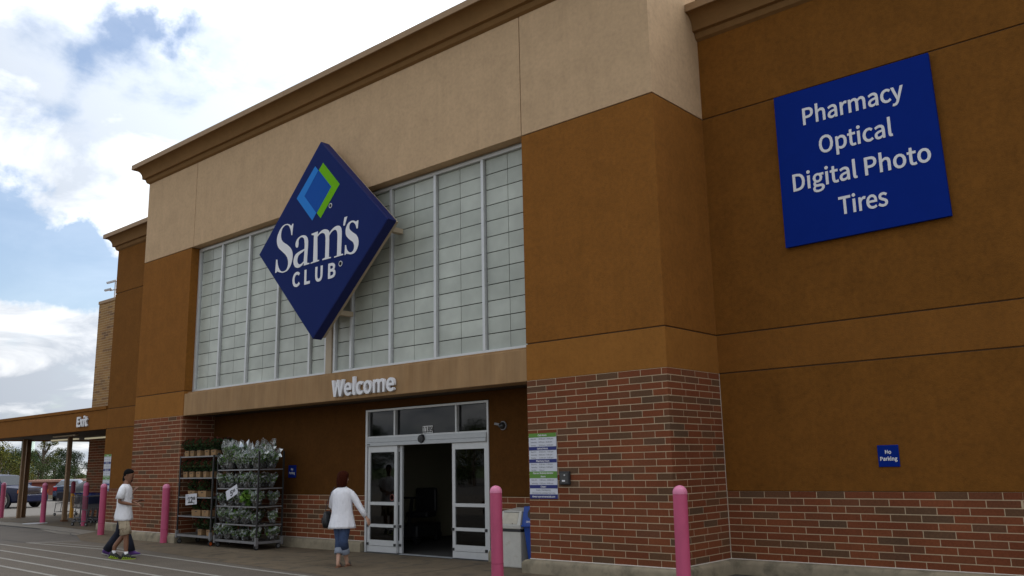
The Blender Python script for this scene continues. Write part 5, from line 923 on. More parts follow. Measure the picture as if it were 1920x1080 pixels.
# ------------------------------------------------------------------ cars
CGLASS = mat('car_glass', (0.03, 0.035, 0.04), 0.2, spec=0.12)
CHROME = mat('chrome', (0.7, 0.7, 0.7), 0.12, metal=1.0); TYRE = mat('tyre', (0.018, 0.018, 0.018), 0.85)
def make_car(name, label, cat, loc, rz, paint, st, wheels, wr, suv, rear_view=False):
    """st: stations (x, z_low, z_belt, z_top, half width belt, half width top), nose first at x=0, tail negative"""
    t = thing(name, label, cat, loc, rz, group='cars parked beyond the canopy')
    rings = []
    for x, zl, zb_, zt, w, wt in st:
        h = [(w*0.86, zl), (w*0.98, zl+0.10), (w, zl+0.30), (w, zb_-0.12), (w*0.975, zb_), (wt, zt-0.03), (wt*0.9, zt), (wt*0.4, zt+0.015)]
        rings.append([(x, y, z) for y, z in h]+[(x, -y, z) for y, z in reversed(h)])
    m1 = MB(); m1.loft(rings); body = obj('body', m1, paint, t); shade_auto(body, 32)
    def quad(nm, pts, m_, par, off=0.006, th=None):
        P = [Vector(p) for p in pts]; n = (P[1]-P[0]).cross(P[2]-P[0]).normalized(); c = sum(P, Vector())/len(P)
        if n.dot(c-Vector((st[len(st)//2][0], 0, 0.9))) < 0: n = -n
        q = MB(); k = len(P); q.add([p+n*off for p in P]+[p-n*0.01 for p in P], [tuple(range(k)), tuple(range(2*k-1, k-1, -1))]+[(i, i+k, (i+1) % k+k, (i+1) % k) for i in range(k)]); return obj(nm, q, m_, par)
    def sp(i, s, v):   # point on the glasshouse side at station i, height fraction v belt..top
        x, zl, zb_, zt, w, wt = st[i]; return Vector((x, s*(w*0.975+(wt-w*0.975)*v), zb_+(zt-0.03-zb_)*v))
    a, b, c, d = suv   # station indices: windscreen base, roof front, roof rear, tail base
    for s in (-1, 1):
        def along(i0, i1, f, v): return sp(i0, s, v).lerp(sp(i1, s, v), f)
        quad('side_window', [along(a, b, .45, .08) if False else sp(b, s, .08)+Vector((0.35, 0, 0)), sp(b, s, .08)-Vector((0.75, 0, 0)), sp(b, s, .90)-Vector((0.75, 0, 0)), sp(b, s, .90)-Vector((.05, 0, 0))], CGLASS, t)
        quad('side_window', [sp(b, s, .08)-Vector((.83, 0, 0)), sp(c, s, .08)+Vector((.75, 0, 0)), sp(c, s, .90)+Vector((.75, 0, 0)), sp(b, s, .90)-Vector((.83, 0, 0))], CGLASS, t)
        quad('side_window', [sp(c, s, .08)+Vector((.67, 0, 0)), sp(c, s, .08)-Vector((.05, 0, 0)), sp(c, s, .90)+Vector((.10, 0, 0)), sp(c, s, .90)+Vector((.67, 0, 0))], CGLASS, t)
        mx = st[b][0]+0.45; quad('side_mirror', [(mx, s*(st[b][4]+.02), st[b][2]), (mx-.02, s*(st[b][4]+.22), st[b][2]+.02), (mx-.02, s*(st[b][4]+.22), st[b][2]+.18), (mx, s*(st[b][4]+.02), st[b][2]+.16)], paint, t, off=0.06)
        quad('trim_strip', [(st[2][0]-.35, s*(st[2][4]+.004), .68), (st[-2][0]+.5, s*(st[-2][4]+.02), .68), (st[-2][0]+.5, s*(st[-2][4]+.02), .71), (st[2][0]-.35, s*(st[2][4]+.004), .71)], CHROME, t)
    def cross(i, j, f, v, inset=0.9):
        p = sp(i, 1, v).lerp(sp(j, 1, v), f); return p
    def shield(nm, i, j):
        x0, _, zb0, zt0, w0, wt0 = st[i]; x1, _, zb1, zt1, w1, wt1 = st[j]
        quad(nm, [(x0+(x1-x0)*.06, w0*.80, zt0+(zt1-zt0)*.06+.01), (x0+(x1-x0)*.06, -w0*.80, zt0+(zt1-zt0)*.06+.01), (x0+(x1-x0)*.93, -wt1*.88, zt0+(zt1-zt0)*.93+.012), (x0+(x1-x0)*.93, wt1*.88, zt0+(zt1-zt0)*.93+.012)], CGLASS, t, off=0.014)
    shield('windscreen', a, b); shield('rear_window', d, c)
    for x in wheels:
        for s in (-1, 1):
            w = st[3][4]; wh = obj('wheel', MB().lathe([(wr*.72, -.11), (wr*.93, -.11), (wr, -.08), (wr, .08), (wr*.93, .11), (wr*.72, .11)], (x, s*(w-.10), wr), 24, 'y'), TYRE, t)
            obj('wheel_arch', MB().lathe([(0, -.01), (wr+.07, -.01), (wr+.07, .012), (0, .012)], (x, s*(w-.005), wr+.01), 24, 'y'), BLACK, t)
            rm = MB(); rm.lathe([(0, -.015), (wr*.15, -.02), (wr*.18, .0)], (x, s*(w+.012), wr), 12, 'y'); rm.lathe([(wr*.60, -.02), (wr*.70, -.02), (wr*.70, .02), (wr*.60, .02), (wr*.60, -.02)], (x, s*(w+.012), wr), 24, 'y')
            for k in range(6):
                an = k*math.pi/3; rm.bar((x, s*(w+.012), wr), (x+wr*.64*math.cos(an), s*(w+.012), wr+wr*.64*math.sin(an)), .05, .03, up=(0, 1, 0))
            obj('rim', rm, CHROME, wh)
    w = st[1][4]; zb_ = st[1][2]
    AMB = mat('amber_lens', (0.75, 0.20, 0.03), 0.2); HL = mat('headlight_lens', (0.7, 0.72, 0.75), 0.08, coat=0.5); TL = mat('tail_lens', (0.30, 0.01, 0.015), 0.2)
    for s in (-1, 1):
        hlm = obj('headlight', MB().box(st[1][0]-.12, .035, s*w*.70-.17, s*w*.70+.17, zb_-.28, zb_-.05), HL, t, bevel=0.02)
        obj('turn_signal', MB().box(st[1][0]-.10, .04, s*w*.90-.08, s*w*.90+.08, zb_-.27, zb_-.10), AMB, hlm, bevel=0.01)
        e = st[-1]; obj('tail_light', MB().box(e[0]-.03, e[0]+.15, s*e[4]*.84-.13, s*e[4]*.84+.13, e[2]-.28, e[2]-.02), TL, t, bevel=0.02)
    g = MB()
    for k in range(5): g.box(.01, .05, -w*.46, w*.46, zb_-.28+k*.055, zb_-.26+k*.055)
    g.box(.005, .055, -w*.48, w*.48, zb_-.30, zb_-.285); g.box(.005, .055, -w*.48, w*.48, zb_-.04, zb_-.02); obj('grille', g, CHROME, t)
    obj('bumper', MB().box(-.10, .13, -w*.97, w*.97, st[1][1]+.05, zb_-.36), paint, t, bevel=0.04)
    e = st[-1]; obj('rear_bumper', MB().box(e[0]-.12, e[0]+.1, -e[4]*.98, e[4]*.98, e[1]+.05, e[2]-.40), paint, t, bevel=0.04)
    pl = obj('number_plate', MB().box(e[0]-.05, e[0]-.035, -.16, .16, e[2]-.24, e[2]-.09), mat('plate_pale', (0.55, 0.60, 0.50), 0.5), t)
    t.scale = (.93, .93, .93); return t
NAVY = mat('navy_paint', (0.008, 0.012, 0.040), 0.35, coat=0.08, spec=0.3); BLUEG = mat('blue_grey_paint', (0.030, 0.048, 0.085), 0.35, coat=0.08, spec=0.3); DKP = mat('dark_paint', (0.016, 0.020, 0.028), 0.4, coat=0.05, spec=0.3); SILV = mat('silver_paint', (0.40, 0.42, 0.45), 0.25, coat=0.8, metal=0.5)
SUV = [(0, .35, .80, .80, .80, .70), (-.10, .28, 1.08, 1.10, .93, .82), (-1.2, .26, 1.15, 1.17, 1.0, .88), (-1.45, .26, 1.18, 1.20, 1.0, .86), (-2.25, .26, 1.20, 1.80, 1.0, .74), (-3.4, .26, 1.22, 1.86, 1.0, .76), (-4.75, .28, 1.22, 1.80, 1.0, .72), (-5.10, .30, 1.18, 1.20, .98, .80), (-5.20, .38, .98, 1.0, .92, .8)]
SED = [(0, .30, .62, .62, .72, .6), (-.12, .22, .80, .82, .88, .75), (-1.0, .20, .90, .93, .91, .8), (-1.35, .20, .95, .97, .92, .8), (-2.05, .20, .97, 1.38, .92, .62), (-2.8, .20, .98, 1.43, .92, .64), (-3.6, .20, .99, 1.34, .92, .60), (-4.35, .22, 1.0, 1.02, .90, .74), (-4.85, .28, .95, .97, .84, .72)]
make_car('parked_suv', 'large dark navy suv with chrome grille facing the store, amber turn signal showing', 'suv', (-43.6, 7.85, 0.0), R(17), NAVY, SUV, (-1.0, -4.15), 0.40, (3, 4, 6, 7))
make_car('parked_sedan', 'blue grey sedan showing its tail, parked between the navy suv and the canopy post', 'car', (-57.5, 15.9, 0.0), R(150), BLUEG, SED, (-.95, -3.75), 0.33, (3, 4, 6, 7))
make_car('parked_car', 'dark car half hidden behind the shopping carts', 'car', (-43.8, 12.9, 0.0), R(8), DKP, SED, (-.95, -3.75), 0.33, (3, 4, 6, 7))
make_car('parked_car', 'blue grey car parked farthest out in the lot', 'car', (-60.0, 20.5, 0.0), R(20), BLUEG, SED, (-.95, -3.75), 0.33, (3, 4, 6, 7))

# ------------------------------------------------------------------ trees and far things
LEAFT = island_mat('tree_foliage', [(0.0, (0.014, 0.028, 0.007)), (0.45, (0.024, 0.042, 0.010)), (0.8, (0.040, 0.060, 0.013)), (1.0, (0.060, 0.075, 0.016))], 0.8, nscale=0.6, var=0.25, bump=0)
LEAFY = island_mat('yellow_green_foliage', [(0.0, (0.040, 0.050, 0.008)), (0.5, (0.066, 0.074, 0.011)), (1.0, (0.105, 0.100, 0.016))], 0.8, nscale=0.6, var=0.25, bump=0)
LEAFK = island_mat('dark_tree_foliage', [(0.0, (0.009, 0.019, 0.007)), (0.5, (0.015, 0.029, 0.009)), (1.0, (0.027, 0.042, 0.012))], 0.8, nscale=0.6, var=0.25, bump=0)
BARK = mat('bark', (0.09, 0.065, 0.045), 0.9, 0.2, 5)
def tree(label, h, wid, m_, seed, dens=1.0, leaf=0.30, sparse=False, low=0.12):
    rnd = random.Random(seed); t = thing('tree', label, 'tree', group='trees beyond the parking lot')
    tr = MB(); tr.path([(0, 0, 0), (wid*.02, 0, h*.35), (-wid*.02, wid*.02, h*.65), (0, 0, h*.92)], [h*.028, h*.020, h*.012, h*.003], 8)
    blobs = []
    nb = int((16 if not sparse else 22))
    for i in range(nb):
        f = rnd.random(); z = h*(low+(0.97-low)*f**0.9); rr = wid*(math.sin(min(1, (1-f)*1.25+.12)*math.pi/2)*0.62)*rnd.uniform(.3, 1.0)
        a = rnd.uniform(0, 6.28); p = Vector((rr*math.cos(a), rr*math.sin(a), z)); br = wid*(rnd.uniform(.20, .36) if not sparse else rnd.uniform(.09, .17))
        blobs.append((p, br)); tr.path([(0, 0, max(h*.15, z*0.72)), p*0.6+Vector((0, 0, z*.36)), p], [h*.010, h*.006, h*.002], 5)
    obj('trunk', tr, BARK, t)
    lf_ = MB(); per = int((360 if not sparse else 120)*dens)
    for p, br in blobs:
        for k in range(per):
            v = Vector((rnd.gauss(0, 1), rnd.gauss(0, 1), rnd.gauss(0, 1))).normalized()*rnd.random()**.45
            c = p+Vector((v.x*br, v.y*br, v.z*br*.8)); d = Vector((rnd.gauss(0, 1), rnd.gauss(0, 1), rnd.gauss(0, .8))).normalized(); a = d.orthogonal().normalized(); b = d.cross(a); s = leaf*rnd.uniform(.5, 1.2)
            lf_.add([c-a*s*.5, c-b*s*.35, c+a*s*.5, c+b*s*.35], [(0, 1, 2, 3)])
    obj('crown', lf_, m_, t); return t
t1 = tree('tree', 6.2, 4.6, LEAFT, 1, 1.25, .15); t2 = tree('tree', 6.6, 4.2, LEAFK, 2, 1.25, .15); t3 = tree('tree', 5.0, 4.4, LEAFY, 3, 1.2, .15); t4 = tree('tree', 7.6, 3.2, LEAFY, 5, 1.1, .13, sparse=True, low=.45)
TG = 'trees beyond the parking lot'
def at(u_az, dist):
    a = R(u_az); return (6.775-math.sin(a)*dist, -11.204+math.cos(a)*dist, 0.0)
# azimuth (degrees left of +y) and distance
plan = [(t3, 2, 74, 832, 6.2, 'yellow green tree at the far left edge beyond the suv'), (t1, 24, 92, 846, 6.2, 'mid green bushy tree above the suv windscreen'), (t1, 50, 84, 850, 6.2, 'green tree right behind the double canopy post'), (t4, 79, 88, 826, 7.6, 'tall thin tree with an open see-through crown, between the two canopy posts'),
        (t1, 88, 98, 852, 6.2, 'green tree behind the thin tall tree'), (t2, 112, 110, 846, 6.6, 'dark evergreen looking tree left of the second post'), (t2, 139, 112, 852, 6.6, 'dark dense tree right of the second canopy post'), (t1, 103, 84, 866, 6.2, 'low light green tree in front of the dark trees'), (t1, 141, 90, 878, 6.2, 'low green bushy tree beside the brick wall corner'),
        (t2, 163, 150, 872, 6.6, 'dark tree whose crown meets the brick wall corner'), (t3, 153, 95, 892, 5.0, 'small yellow green tree low by the brick wall corner'), (t2, 10, 112, 850, 6.6, 'dark tree behind the leftmost trees'), (t2, 36, 118, 849, 6.6, 'dark tree left of the water tower'), (t1, -22, 84, 838, 6.2, 'green tree just past the left edge'), (t2, 62, 121, 850, 6.6, 'dark tree at the back, right of the water tower'), (t3, 40, 74, 884, 5.0, 'small yellow green bush-like tree behind the suv'),
        (t1, 72, 80, 872, 6.2, 'green tree at the foot of the thin tall tree'), (t2, 125, 80, 876, 6.6, 'low dark green tree behind the canopy post')]
TOPS = {}
AZ = lambda u: 71.1-0.0275*u
for pr_, u_, ds, vt, h_, lab in plan:
    if pr_.name not in TOPS: TOPS[pr_.name] = max(v.co.z for c_ in pr_.children for v in c_.data.vertices)
    s = (1.69+(895-vt)/1648*ds*.9)/TOPS[pr_.name]
    o = place_copy(pr_, at(AZ(u_), ds), random.uniform(0, 6.28), lab, TG); o.scale = (s*1.12, s*1.12, s)
# the tree line across the road, seen in the door glass
for i in range(14):
    o = place_copy((t1, t2, t3)[i % 3], (-112+i*7.5+random.uniform(-2, 2), -46+random.uniform(-4, 4), 0), random.uniform(0, 6.28), 'tree in the line across the road, mirrored in the door glass', 'trees across the road'); s = random.uniform(.75, 1.15); o.scale = (s*1.2, s*1.2, s)
wt = thing('water_tower', 'pale green cylindrical water tower far behind the trees', 'water tower', at(69.72, 300))
WTM = mat('pale_green_paint', (0.50, 0.60, 0.55), 0.6, 0.05, .3)
obj('tank', MB().lathe([(1.7, 0), (1.7, 12.6), (1.9, 12.6), (1.9, 13.0), (1.8, 13.1), (.7, 13.45), (0, 13.5)], n=32), WTM, wt); obj('ladder', MB().box(-.2, .2, -1.82, -1.72, 0, 12.5), STEEL, wt); obj('rim', MB().lathe([(2.0, 12.0), (2.0, 12.15), (1.7, 12.15), (1.7, 12.0), (2.0, 12.0)], n=32), mat('rim_grey', (0.35, 0.4, 0.38), 0.6), wt)
lb_ = thing('low_building', 'long low red brick building at the far side of the lot', 'building', at(67.6, 72), R(67))
obj('wall', MB().box(-7, 7, 0, 5, 0, 1.15), mat('far_red_wall', (0.20, 0.055, 0.035), 0.9, 0.15, 1), lb_); obj('roof', MB().box(-7.2, 7.2, -.2, 5.2, 1.151, 1.30), mat('far_roof', (0.30, 0.16, 0.12), 0.8), lb_); obj('wall_base', MB().box(-7.0, 7.0, -.03, -.002, 0, .25), CONC, lb_)

# ------------------------------------------------------------------ people
SKIN1 = mat('brown_skin', (0.23, 0.105, 0.058), 0.55, 0.06, 30); SKIN2 = mat('fair_skin', (0.50, 0.29, 0.20), 0.55, 0.05, 30); SKIN3 = mat('dark_brown_skin', (0.20, 0.085, 0.05), 0.55, 0.06, 30)
HAIRB = mat('black_hair', spec=0.1, col=(0.007, 0.006, 0.006), rough=0.9, var=0.3, vscale=60, bump=0.6, bscale=120); HAIRR = mat('red_brown_hair', (0.055, 0.011, 0.004), 0.9, 0.5, 40, 1.0, 90, spec=0.1, bdist=0.02, stretch=(4, 4, .6))
TEE = mat('white_cotton', (0.80, 0.80, 0.83), 0.85, 0.05, 12, 0.9, 9, bdist=0.035, stretch=(1, 1, .6)); TUNIC = mat('white_tunic_knit', (0.80, 0.80, 0.84), 0.8, 0.05, 10, 0.9, 9, stretch=(1.2, 1.2, .45), bdist=0.035)
CAMO = mat('khaki_camouflage', (0.44, 0.36, 0.25), 0.9, 0.1, 10, 0.4, 20, col2=(0.24, 0.18, 0.12), c2pos=(0.52, 0.58), c2scale=9, bdist=0.01)
JEAN = mat('blue_denim', (0.045, 0.075, 0.16), 0.9, 0.25, 14, 0.4, 25, bdist=0.01); CUFF = mat('pale_denim_cuff', (0.24, 0.27, 0.33), 0.9, 0.1, 20); NAVYP = mat('navy_trousers', (0.010, 0.012, 0.026), 0.9, 0.2, 12)
SHOEB = mat('black_shoe', (0.02, 0.022, 0.02), 0.6); NEON = mat('neon_yellow_trim', (0.45, 0.62, 0.04), 0.5); SOLE = mat('pale_sole', (0.55, 0.55, 0.5), 0.6); SOCK = mat('white_sock', (0.75, 0.75, 0.75), 0.9)
def skin_body(name, chains, m_, parent, root, sub=2):
    """chains: lists of (point, radius); chains meet where points repeat"""
    V = []; Rr = []; E = []; ix = {}
    for ch in chains:
        prev = None
        for p, r in ch:
            k = tuple(round(c, 4) for c in p)
            if k not in ix: ix[k] = len(V); V.append(p); Rr.append(r)
            if prev is not None and prev != ix[k]: E.append((prev, ix[k]))
            prev = ix[k]
    me = bpy.data.meshes.new(name); me.from_pydata(V, E, []); o = bpy.data.objects.new(name, me); COL.objects.link(o)
    o.modifiers.new('skin', 'SKIN'); sk = me.skin_vertices[0].data
    for i, r in enumerate(Rr):
        sk[i].radius = (r, r) if isinstance(r, (int, float)) else r
        sk[i].use_root = False
    sk[ix[tuple(round(c, 4) for c in root)]].use_root = True
    s = o.modifiers.new('sub', 'SUBSURF'); s.levels = sub; s.render_levels = sub
    dg = bpy.context.evaluated_depsgraph_get(); m2 = bpy.data.meshes.new_from_object(o.evaluated_get(dg)); bpy.data.objects.remove(o)
    m2.materials.clear(); m2.materials.append(m_); m2.polygons.foreach_set('use_smooth', [True]*len(m2.polygons)); return link(name, m2, parent)
def hand(wrist, dirv, palm_n, side, curl=0.35):
    """palm and five bent fingers continuing from the wrist; returns chains"""
    d = Vector(dirv).normalized(); n = Vector(palm_n).normalized(); s = d.cross(n).normalized()*side
    w = Vector(wrist); pal = w+d*0.045; ch = [[(tuple(w), 0.022), (tuple(pal), (0.034, 0.018))]]
    for i, (off, ln) in enumerate(((-.030, .068), (-.011, .078), (.010, .072), (.028, .056))):
        b = w+d*0.092+s*off; d2 = (d*math.cos(curl)+n*math.sin(curl)); d3 = (d*math.cos(curl*2.4)+n*math.sin(curl*2.4))
        ch.append([(tuple(pal), (0.034, 0.018)), (tuple(b), 0.0105), (tuple(b+d2*ln*.5), 0.0095), (tuple(b+d2*ln*.5+d3*ln*.5), 0.008)])
    tb_ = w+d*0.03-s*0.028; td = (d*.75-s*.6+n*.3).normalized()
    ch.append([(tuple(pal), (0.034, 0.018)), (tuple(tb_+td*.015), 0.012), (tuple(tb_+td*.04), 0.0105), (tuple(tb_+td*.062+d*.008), 0.009)])
    return ch
def ell(c, rx, ry, z=None, n=20, rot=0.0, wob=0.0, seed=0, sq=0.0):
    rnd = random.Random(seed); out = []
    for k in range(n):
        t = 2*math.pi*k/n; x, y = rx*math.cos(t), ry*math.sin(t)
        f = 1+wob*math.sin(3*t+seed*1.7)+wob*.6*math.sin(7*t+seed*.9); x *= f; y *= f
        out.append((c[0]+x*math.cos(rot)-y*math.sin(rot), c[1]+x*math.sin(rot)+y*math.cos(rot), c[2]))
    return out
def head(parent, c, tilt, skin, hair, turn=0.0, long_hair=False, size=1.0, goatee=False):
    """head facing +y, centred at c; built round its own empty-free frame"""
    Mx = Matrix.Translation(c) @ Matrix.Rotation(turn, 4, 'Z') @ Matrix.Rotation(tilt, 4, 'X') @ Matrix.Scale(size, 4)
    prof = [(-.118, .020, .048, .026), (-.105, .038, .060, .020), (-.08, .054, .078, .008), (-.05, .064, .088, .002), (-.02, .071, .094, 0), (.01, .075, .098, -.002), (.04, .077, .100, -.005), (.07, .073, .095, -.010), (.095, .060, .078, -.014), (.112, .038, .050, -.016), (.118, .012, .016, -.016)]
    mb = MB(); rings = []
    for z, rx, ry, oy in prof:
        ring = []
        for k in range(24):
            t = 2*math.pi*k/24; x, y = rx*math.cos(t), ry*math.sin(t)
            ring.append(Mx @ Vector((x, oy+y, z)))
        rings.append(ring)
    mb.loft(rings); hd = obj('head', mb, skin, parent, smooth=True)
    def lump(nm, pts, m_, pr=hd): 
        q = MB(); q.path([Mx @ Vector(p) for p, r in pts], [r*size if isinstance(r, (int, float)) else (r[0]*size, r[1]*size) for p, r in pts], 10, ref=(1, 0, 0)); return obj(nm, q, m_, pr, smooth=True)
    lump('nose', [((0, .088, .022), .007), ((0, .104, .002), .011), ((0, .116, -.018), .014), ((0, .098, -.027), .010)], skin)
    for s in (-1, 1):
        lump('ear', [((s*.074, -.004, .018), .008), ((s*.080, -.012, .010), .017), ((s*.077, -.006, -.015), .011)], skin)
        lump('eye', [((s*.030, .084, .010), .010), ((s*.030, .090, .010), .006)], mat('eye_dark', (0.03, 0.02, 0.02), 0.3)); lump('eyebrow', [((s*.014, .094, .030), .004), ((s*.046, .084, .031), .003)], hair)
    lump('mouth', [((-.024, .086, -.055), .005), ((0, .096, -.054), .008), ((.024, .086, -.055), .005)], mat('lips', (0.22, 0.07, 0.055), 0.5))
    if goatee: lump('beard', [((0, .090, -.072), .010), ((0, .088, -.092), .016), ((0, .074, -.108), .012)], hair); lump('moustache', [((-.026, .088, -.040), .004), ((0, .100, -.036), .006), ((.026, .088, -.040), .004)], hair)
    q = MB(); rings = []
    if not long_hair:
        for z, k_, oy in ((-.045, .50, -.045), (-.02, .80, -.030), (.01, .97, -.022), (.04, 1.03, -.014), (.07, 1.05, -.008), (.098, 1.05, -.010), (.118, .98, -.012), (.132, .55, -.014), (.136, .1, -.014)):
            rx, ry = (.078*k_, .100*k_)
            if z > .09: f = {.098: .86, .118: .62, .132: .36, .136: .06}[z]; rx, ry = .080*f, .104*f
            rings.append([Mx @ Vector((rx*math.cos(t), min(oy+ry*math.sin(t), .050 if z < .05 else {.07: .080, .098: .068, .118: .046, .132: .03, .136: .0}.get(z, .1)), z)) for t in [2*math.pi*j/24 for j in range(24)]])
    else:
        for z, rx, ry, oy in ((-.165, .085, .060, -.045), (-.15, .100, .075, -.045), (-.10, .108, .092, -.040), (-.05, .112, .100, -.035), (0, .112, .108, -.028), (.05, .108, .112, -.020), (.09, .096, .104, -.016), (.12, .070, .078, -.016), (.137, .035, .04, -.016), (.140, .005, .005, -.016)):
            ring = []
            for j in range(30):
                t = 2*math.pi*j/30; f = 1+.05*math.sin(9*t+z*25)+.03*math.sin(17*t-z*40); ring.append(Mx @ Vector((rx*f*math.cos(t), oy+min(ry*f*math.sin(t), .062 if z < .06 else .3), z)))
            rings.append(ring)
    q.loft(rings); obj('hair', q, hair, hd, smooth=True)
    return hd
def shoe(parent, ank, yaw, pitch, m_, trim, sole, ln=0.27, name='shoe'):
    Mx = Matrix.Translation(ank) @ Matrix.Rotation(yaw, 4, 'Z') @ Matrix.Rotation(pitch, 4, 'X')
    q = MB(); rings = []
    for y, w, h in ((-.082, .022, .06), (-.068, .038, .105), (-.03, .044, .118), (.02, .046, .110), (.07, .047, .078), (.12, .046, .045), (.16, .038, .034), (.185, .020, .022)):
        rings.append([Mx @ Vector((w*math.cos(t), y, -.085+h*(.5+.5*math.sin(t)) if math.sin(t) > -.6 else -.085)) for t in [2*math.pi*j/16 for j in range(16)]])
    q.loft(rings); s = obj(name, q, m_, parent, smooth=True)
    q = MB(); rings = []
    for y, w in ((-.080, .024), (-.06, .040), (0, .042), (.08, .048), (.14, .046), (.185, .026)):
        rings.append([Mx @ Vector((w*math.cos(t), y, -.098+.010*math.sin(t))) for t in [2*math.pi*j/12 for j in range(12)]])
    q.loft(rings); obj('sole', q, sole, s)
    if trim:
        q = MB()
        for y in (-.05, -.015, .02, .055, .09):
            for sd in (-1, 1): q.bar(Mx @ Vector((sd*.045, y, -.08)), Mx @ Vector((sd*.030, y+.03, -.030 if y < .05 else -.05)), .010, .012)
        obj('trim', q, trim, s)
    return s
def limb(mb, pts, rad, n=14, **k): mb.path(pts, rad, n, **k)

# --- man in white t-shirt and camouflage shorts: local frame, faces +y, z up
m = thing('person', 'man in white t-shirt, camouflage shorts and neon yellow trainers, hands held together', 'person', (-11.25, -2.62, 0.0), R(-42))
hipL, hipR = Vector((-.085, 0, .90)), Vector((.085, 0, .90))
kL, kR = Vector((-.09, .03, .49)), Vector((.09, .10, .50)); aL, aR = Vector((-.085, -.16, .115)), Vector((.085, .12, .10))
shL, shR = Vector((-.175, .0, 1.40)), Vector((.175, .0, 1.40)); eL, eR = Vector((-.215, .02, 1.13)), Vector((.225, -.04, 1.13)); wL, wR = Vector((-.055, .225, 1.09)), Vector((.075, .235, 1.06))
ch = [[((0, 0, .95), (.13, .10)), ((0, 0, 1.12), (.13, .09)), ((0, 0, 1.30), (.15, .10)), ((0, .0, 1.42), (.09, .07)), ((0, .015, 1.48), .052), ((0, .035, 1.58), .050)],
      [((0, 0, .95), (.13, .10)), (tuple(hipL), .085), (tuple(kL), .058), (tuple(aL+Vector((0, .0, .13))), .050), (tuple(aL), .032), (tuple(aL+Vector((0, .05, -.055))), .024)],
      [((0, 0, .95), (.13, .10)), (tuple(hipR), .085), (tuple(kR), .058), (tuple(aR+Vector((0, -.01, .15))), .050), (tuple(aR), .032), (tuple(aR+Vector((0, .05, -.055))), .024)],
      [((0, .0, 1.42), (.09, .07)), (tuple(shL+Vector((0, 0, -.015))), .042), (tuple(eL), .038), (tuple((eL+wL)/2), .034), (tuple(wL), .022)], [((0, .0, 1.42), (.09, .07)), (tuple(shR+Vector((0, 0, -.015))), .042), (tuple(eR), .038), (tuple((eR+wR)/2), .034), (tuple(wR), .022)]]
ch += hand(wL, (wL-eL)+Vector((.05, 0, -.03)), (.5, .2, -.6), 1, .4) + hand(wR, (wR-eR)+Vector((-.05, 0, 0)), (-.5, .2, -.6), -1, .5)
skin_body('body', ch, SKIN1, m, (0, 0, .95))
head(m, (0, .055, 1.655), R(-12), SKIN1, HAIRB, turn=R(-4), goatee=True, size=.98)
t_ = MB(); t_.loft([ell((0, .005, z), rx, ry, wob=w, seed=i, n=28) for i, (z, rx, ry, w) in enumerate(((.76, .212, .172, .035), (.80, .208, .170, .03), (.88, .200, .162, .022), (.98, .178, .145, .02), (1.10, .165, .130, .02), (1.22, .172, .130, .012), (1.33, .190, .130, .006), (1.40, .192, .115, 0), (1.435, .150, .098, 0), (1.465, .090, .078, 0), (1.485, .062, .062, 0)))], True, False)
for s, sh, el in ((-1, shL, eL), (1, shR, eR)): t_.path([sh+Vector((-s*.10, 0, .0)), sh+Vector((-s*.035, 0, -.005)), sh+Vector((s*.012, 0, -.03)), sh.lerp(el, .40), sh.lerp(el, .78)], [.050, .066, .072, .076, .086], 16)
obj('t_shirt', t_, TEE, m, smooth=True)
s_ = MB(); s_.loft([ell((0, 0, z), rx, ry, n=20) for z, rx, ry in ((.97, .150, .120), (.90, .172, .135), (.84, .168, .130))])
for hp, kn in ((hipL, kL), (hipR, kR)): s_.path([hp+Vector((0, 0, .02)), hp.lerp(kn, .35), hp.lerp(kn, .7), kn+Vector((0, 0, -.02))], [.102, .108, .104, .108], 18)
sho = obj('cargo_shorts', s_, CAMO, m, smooth=True)
obj('cargo_pocket', MB().box(.175, .198, -.02, .12, .60, .74), CAMO, sho, bevel=.008)
dr = MB(); dr.path([(.06, .15, .80), (.075, .165, .70), (.08, .17, .60)], [.006, .006, .006], 6); obj('drawstring', dr, mat('red_cord', (0.35, .02, .02), .8), sho)
for a_, n_ in ((aL, 0), (aR, 1)):
    q = MB(); q.path([a_+Vector((0, 0, .05)), a_+Vector((0, 0, -.02)), a_+Vector((0, .04, -.05))], [.041, .042, .040], 12); obj('sock', q, SOCK, m, smooth=True)
shoe(m, aL+Vector((0, 0, -.003)), 0, R(-10), SHOEB, NEON, NEON); shoe(m, aR+Vector((0, 0, 0)), 0, R(0), SHOEB, NEON, NEON)

m.scale = (.98, 1.0, .99)
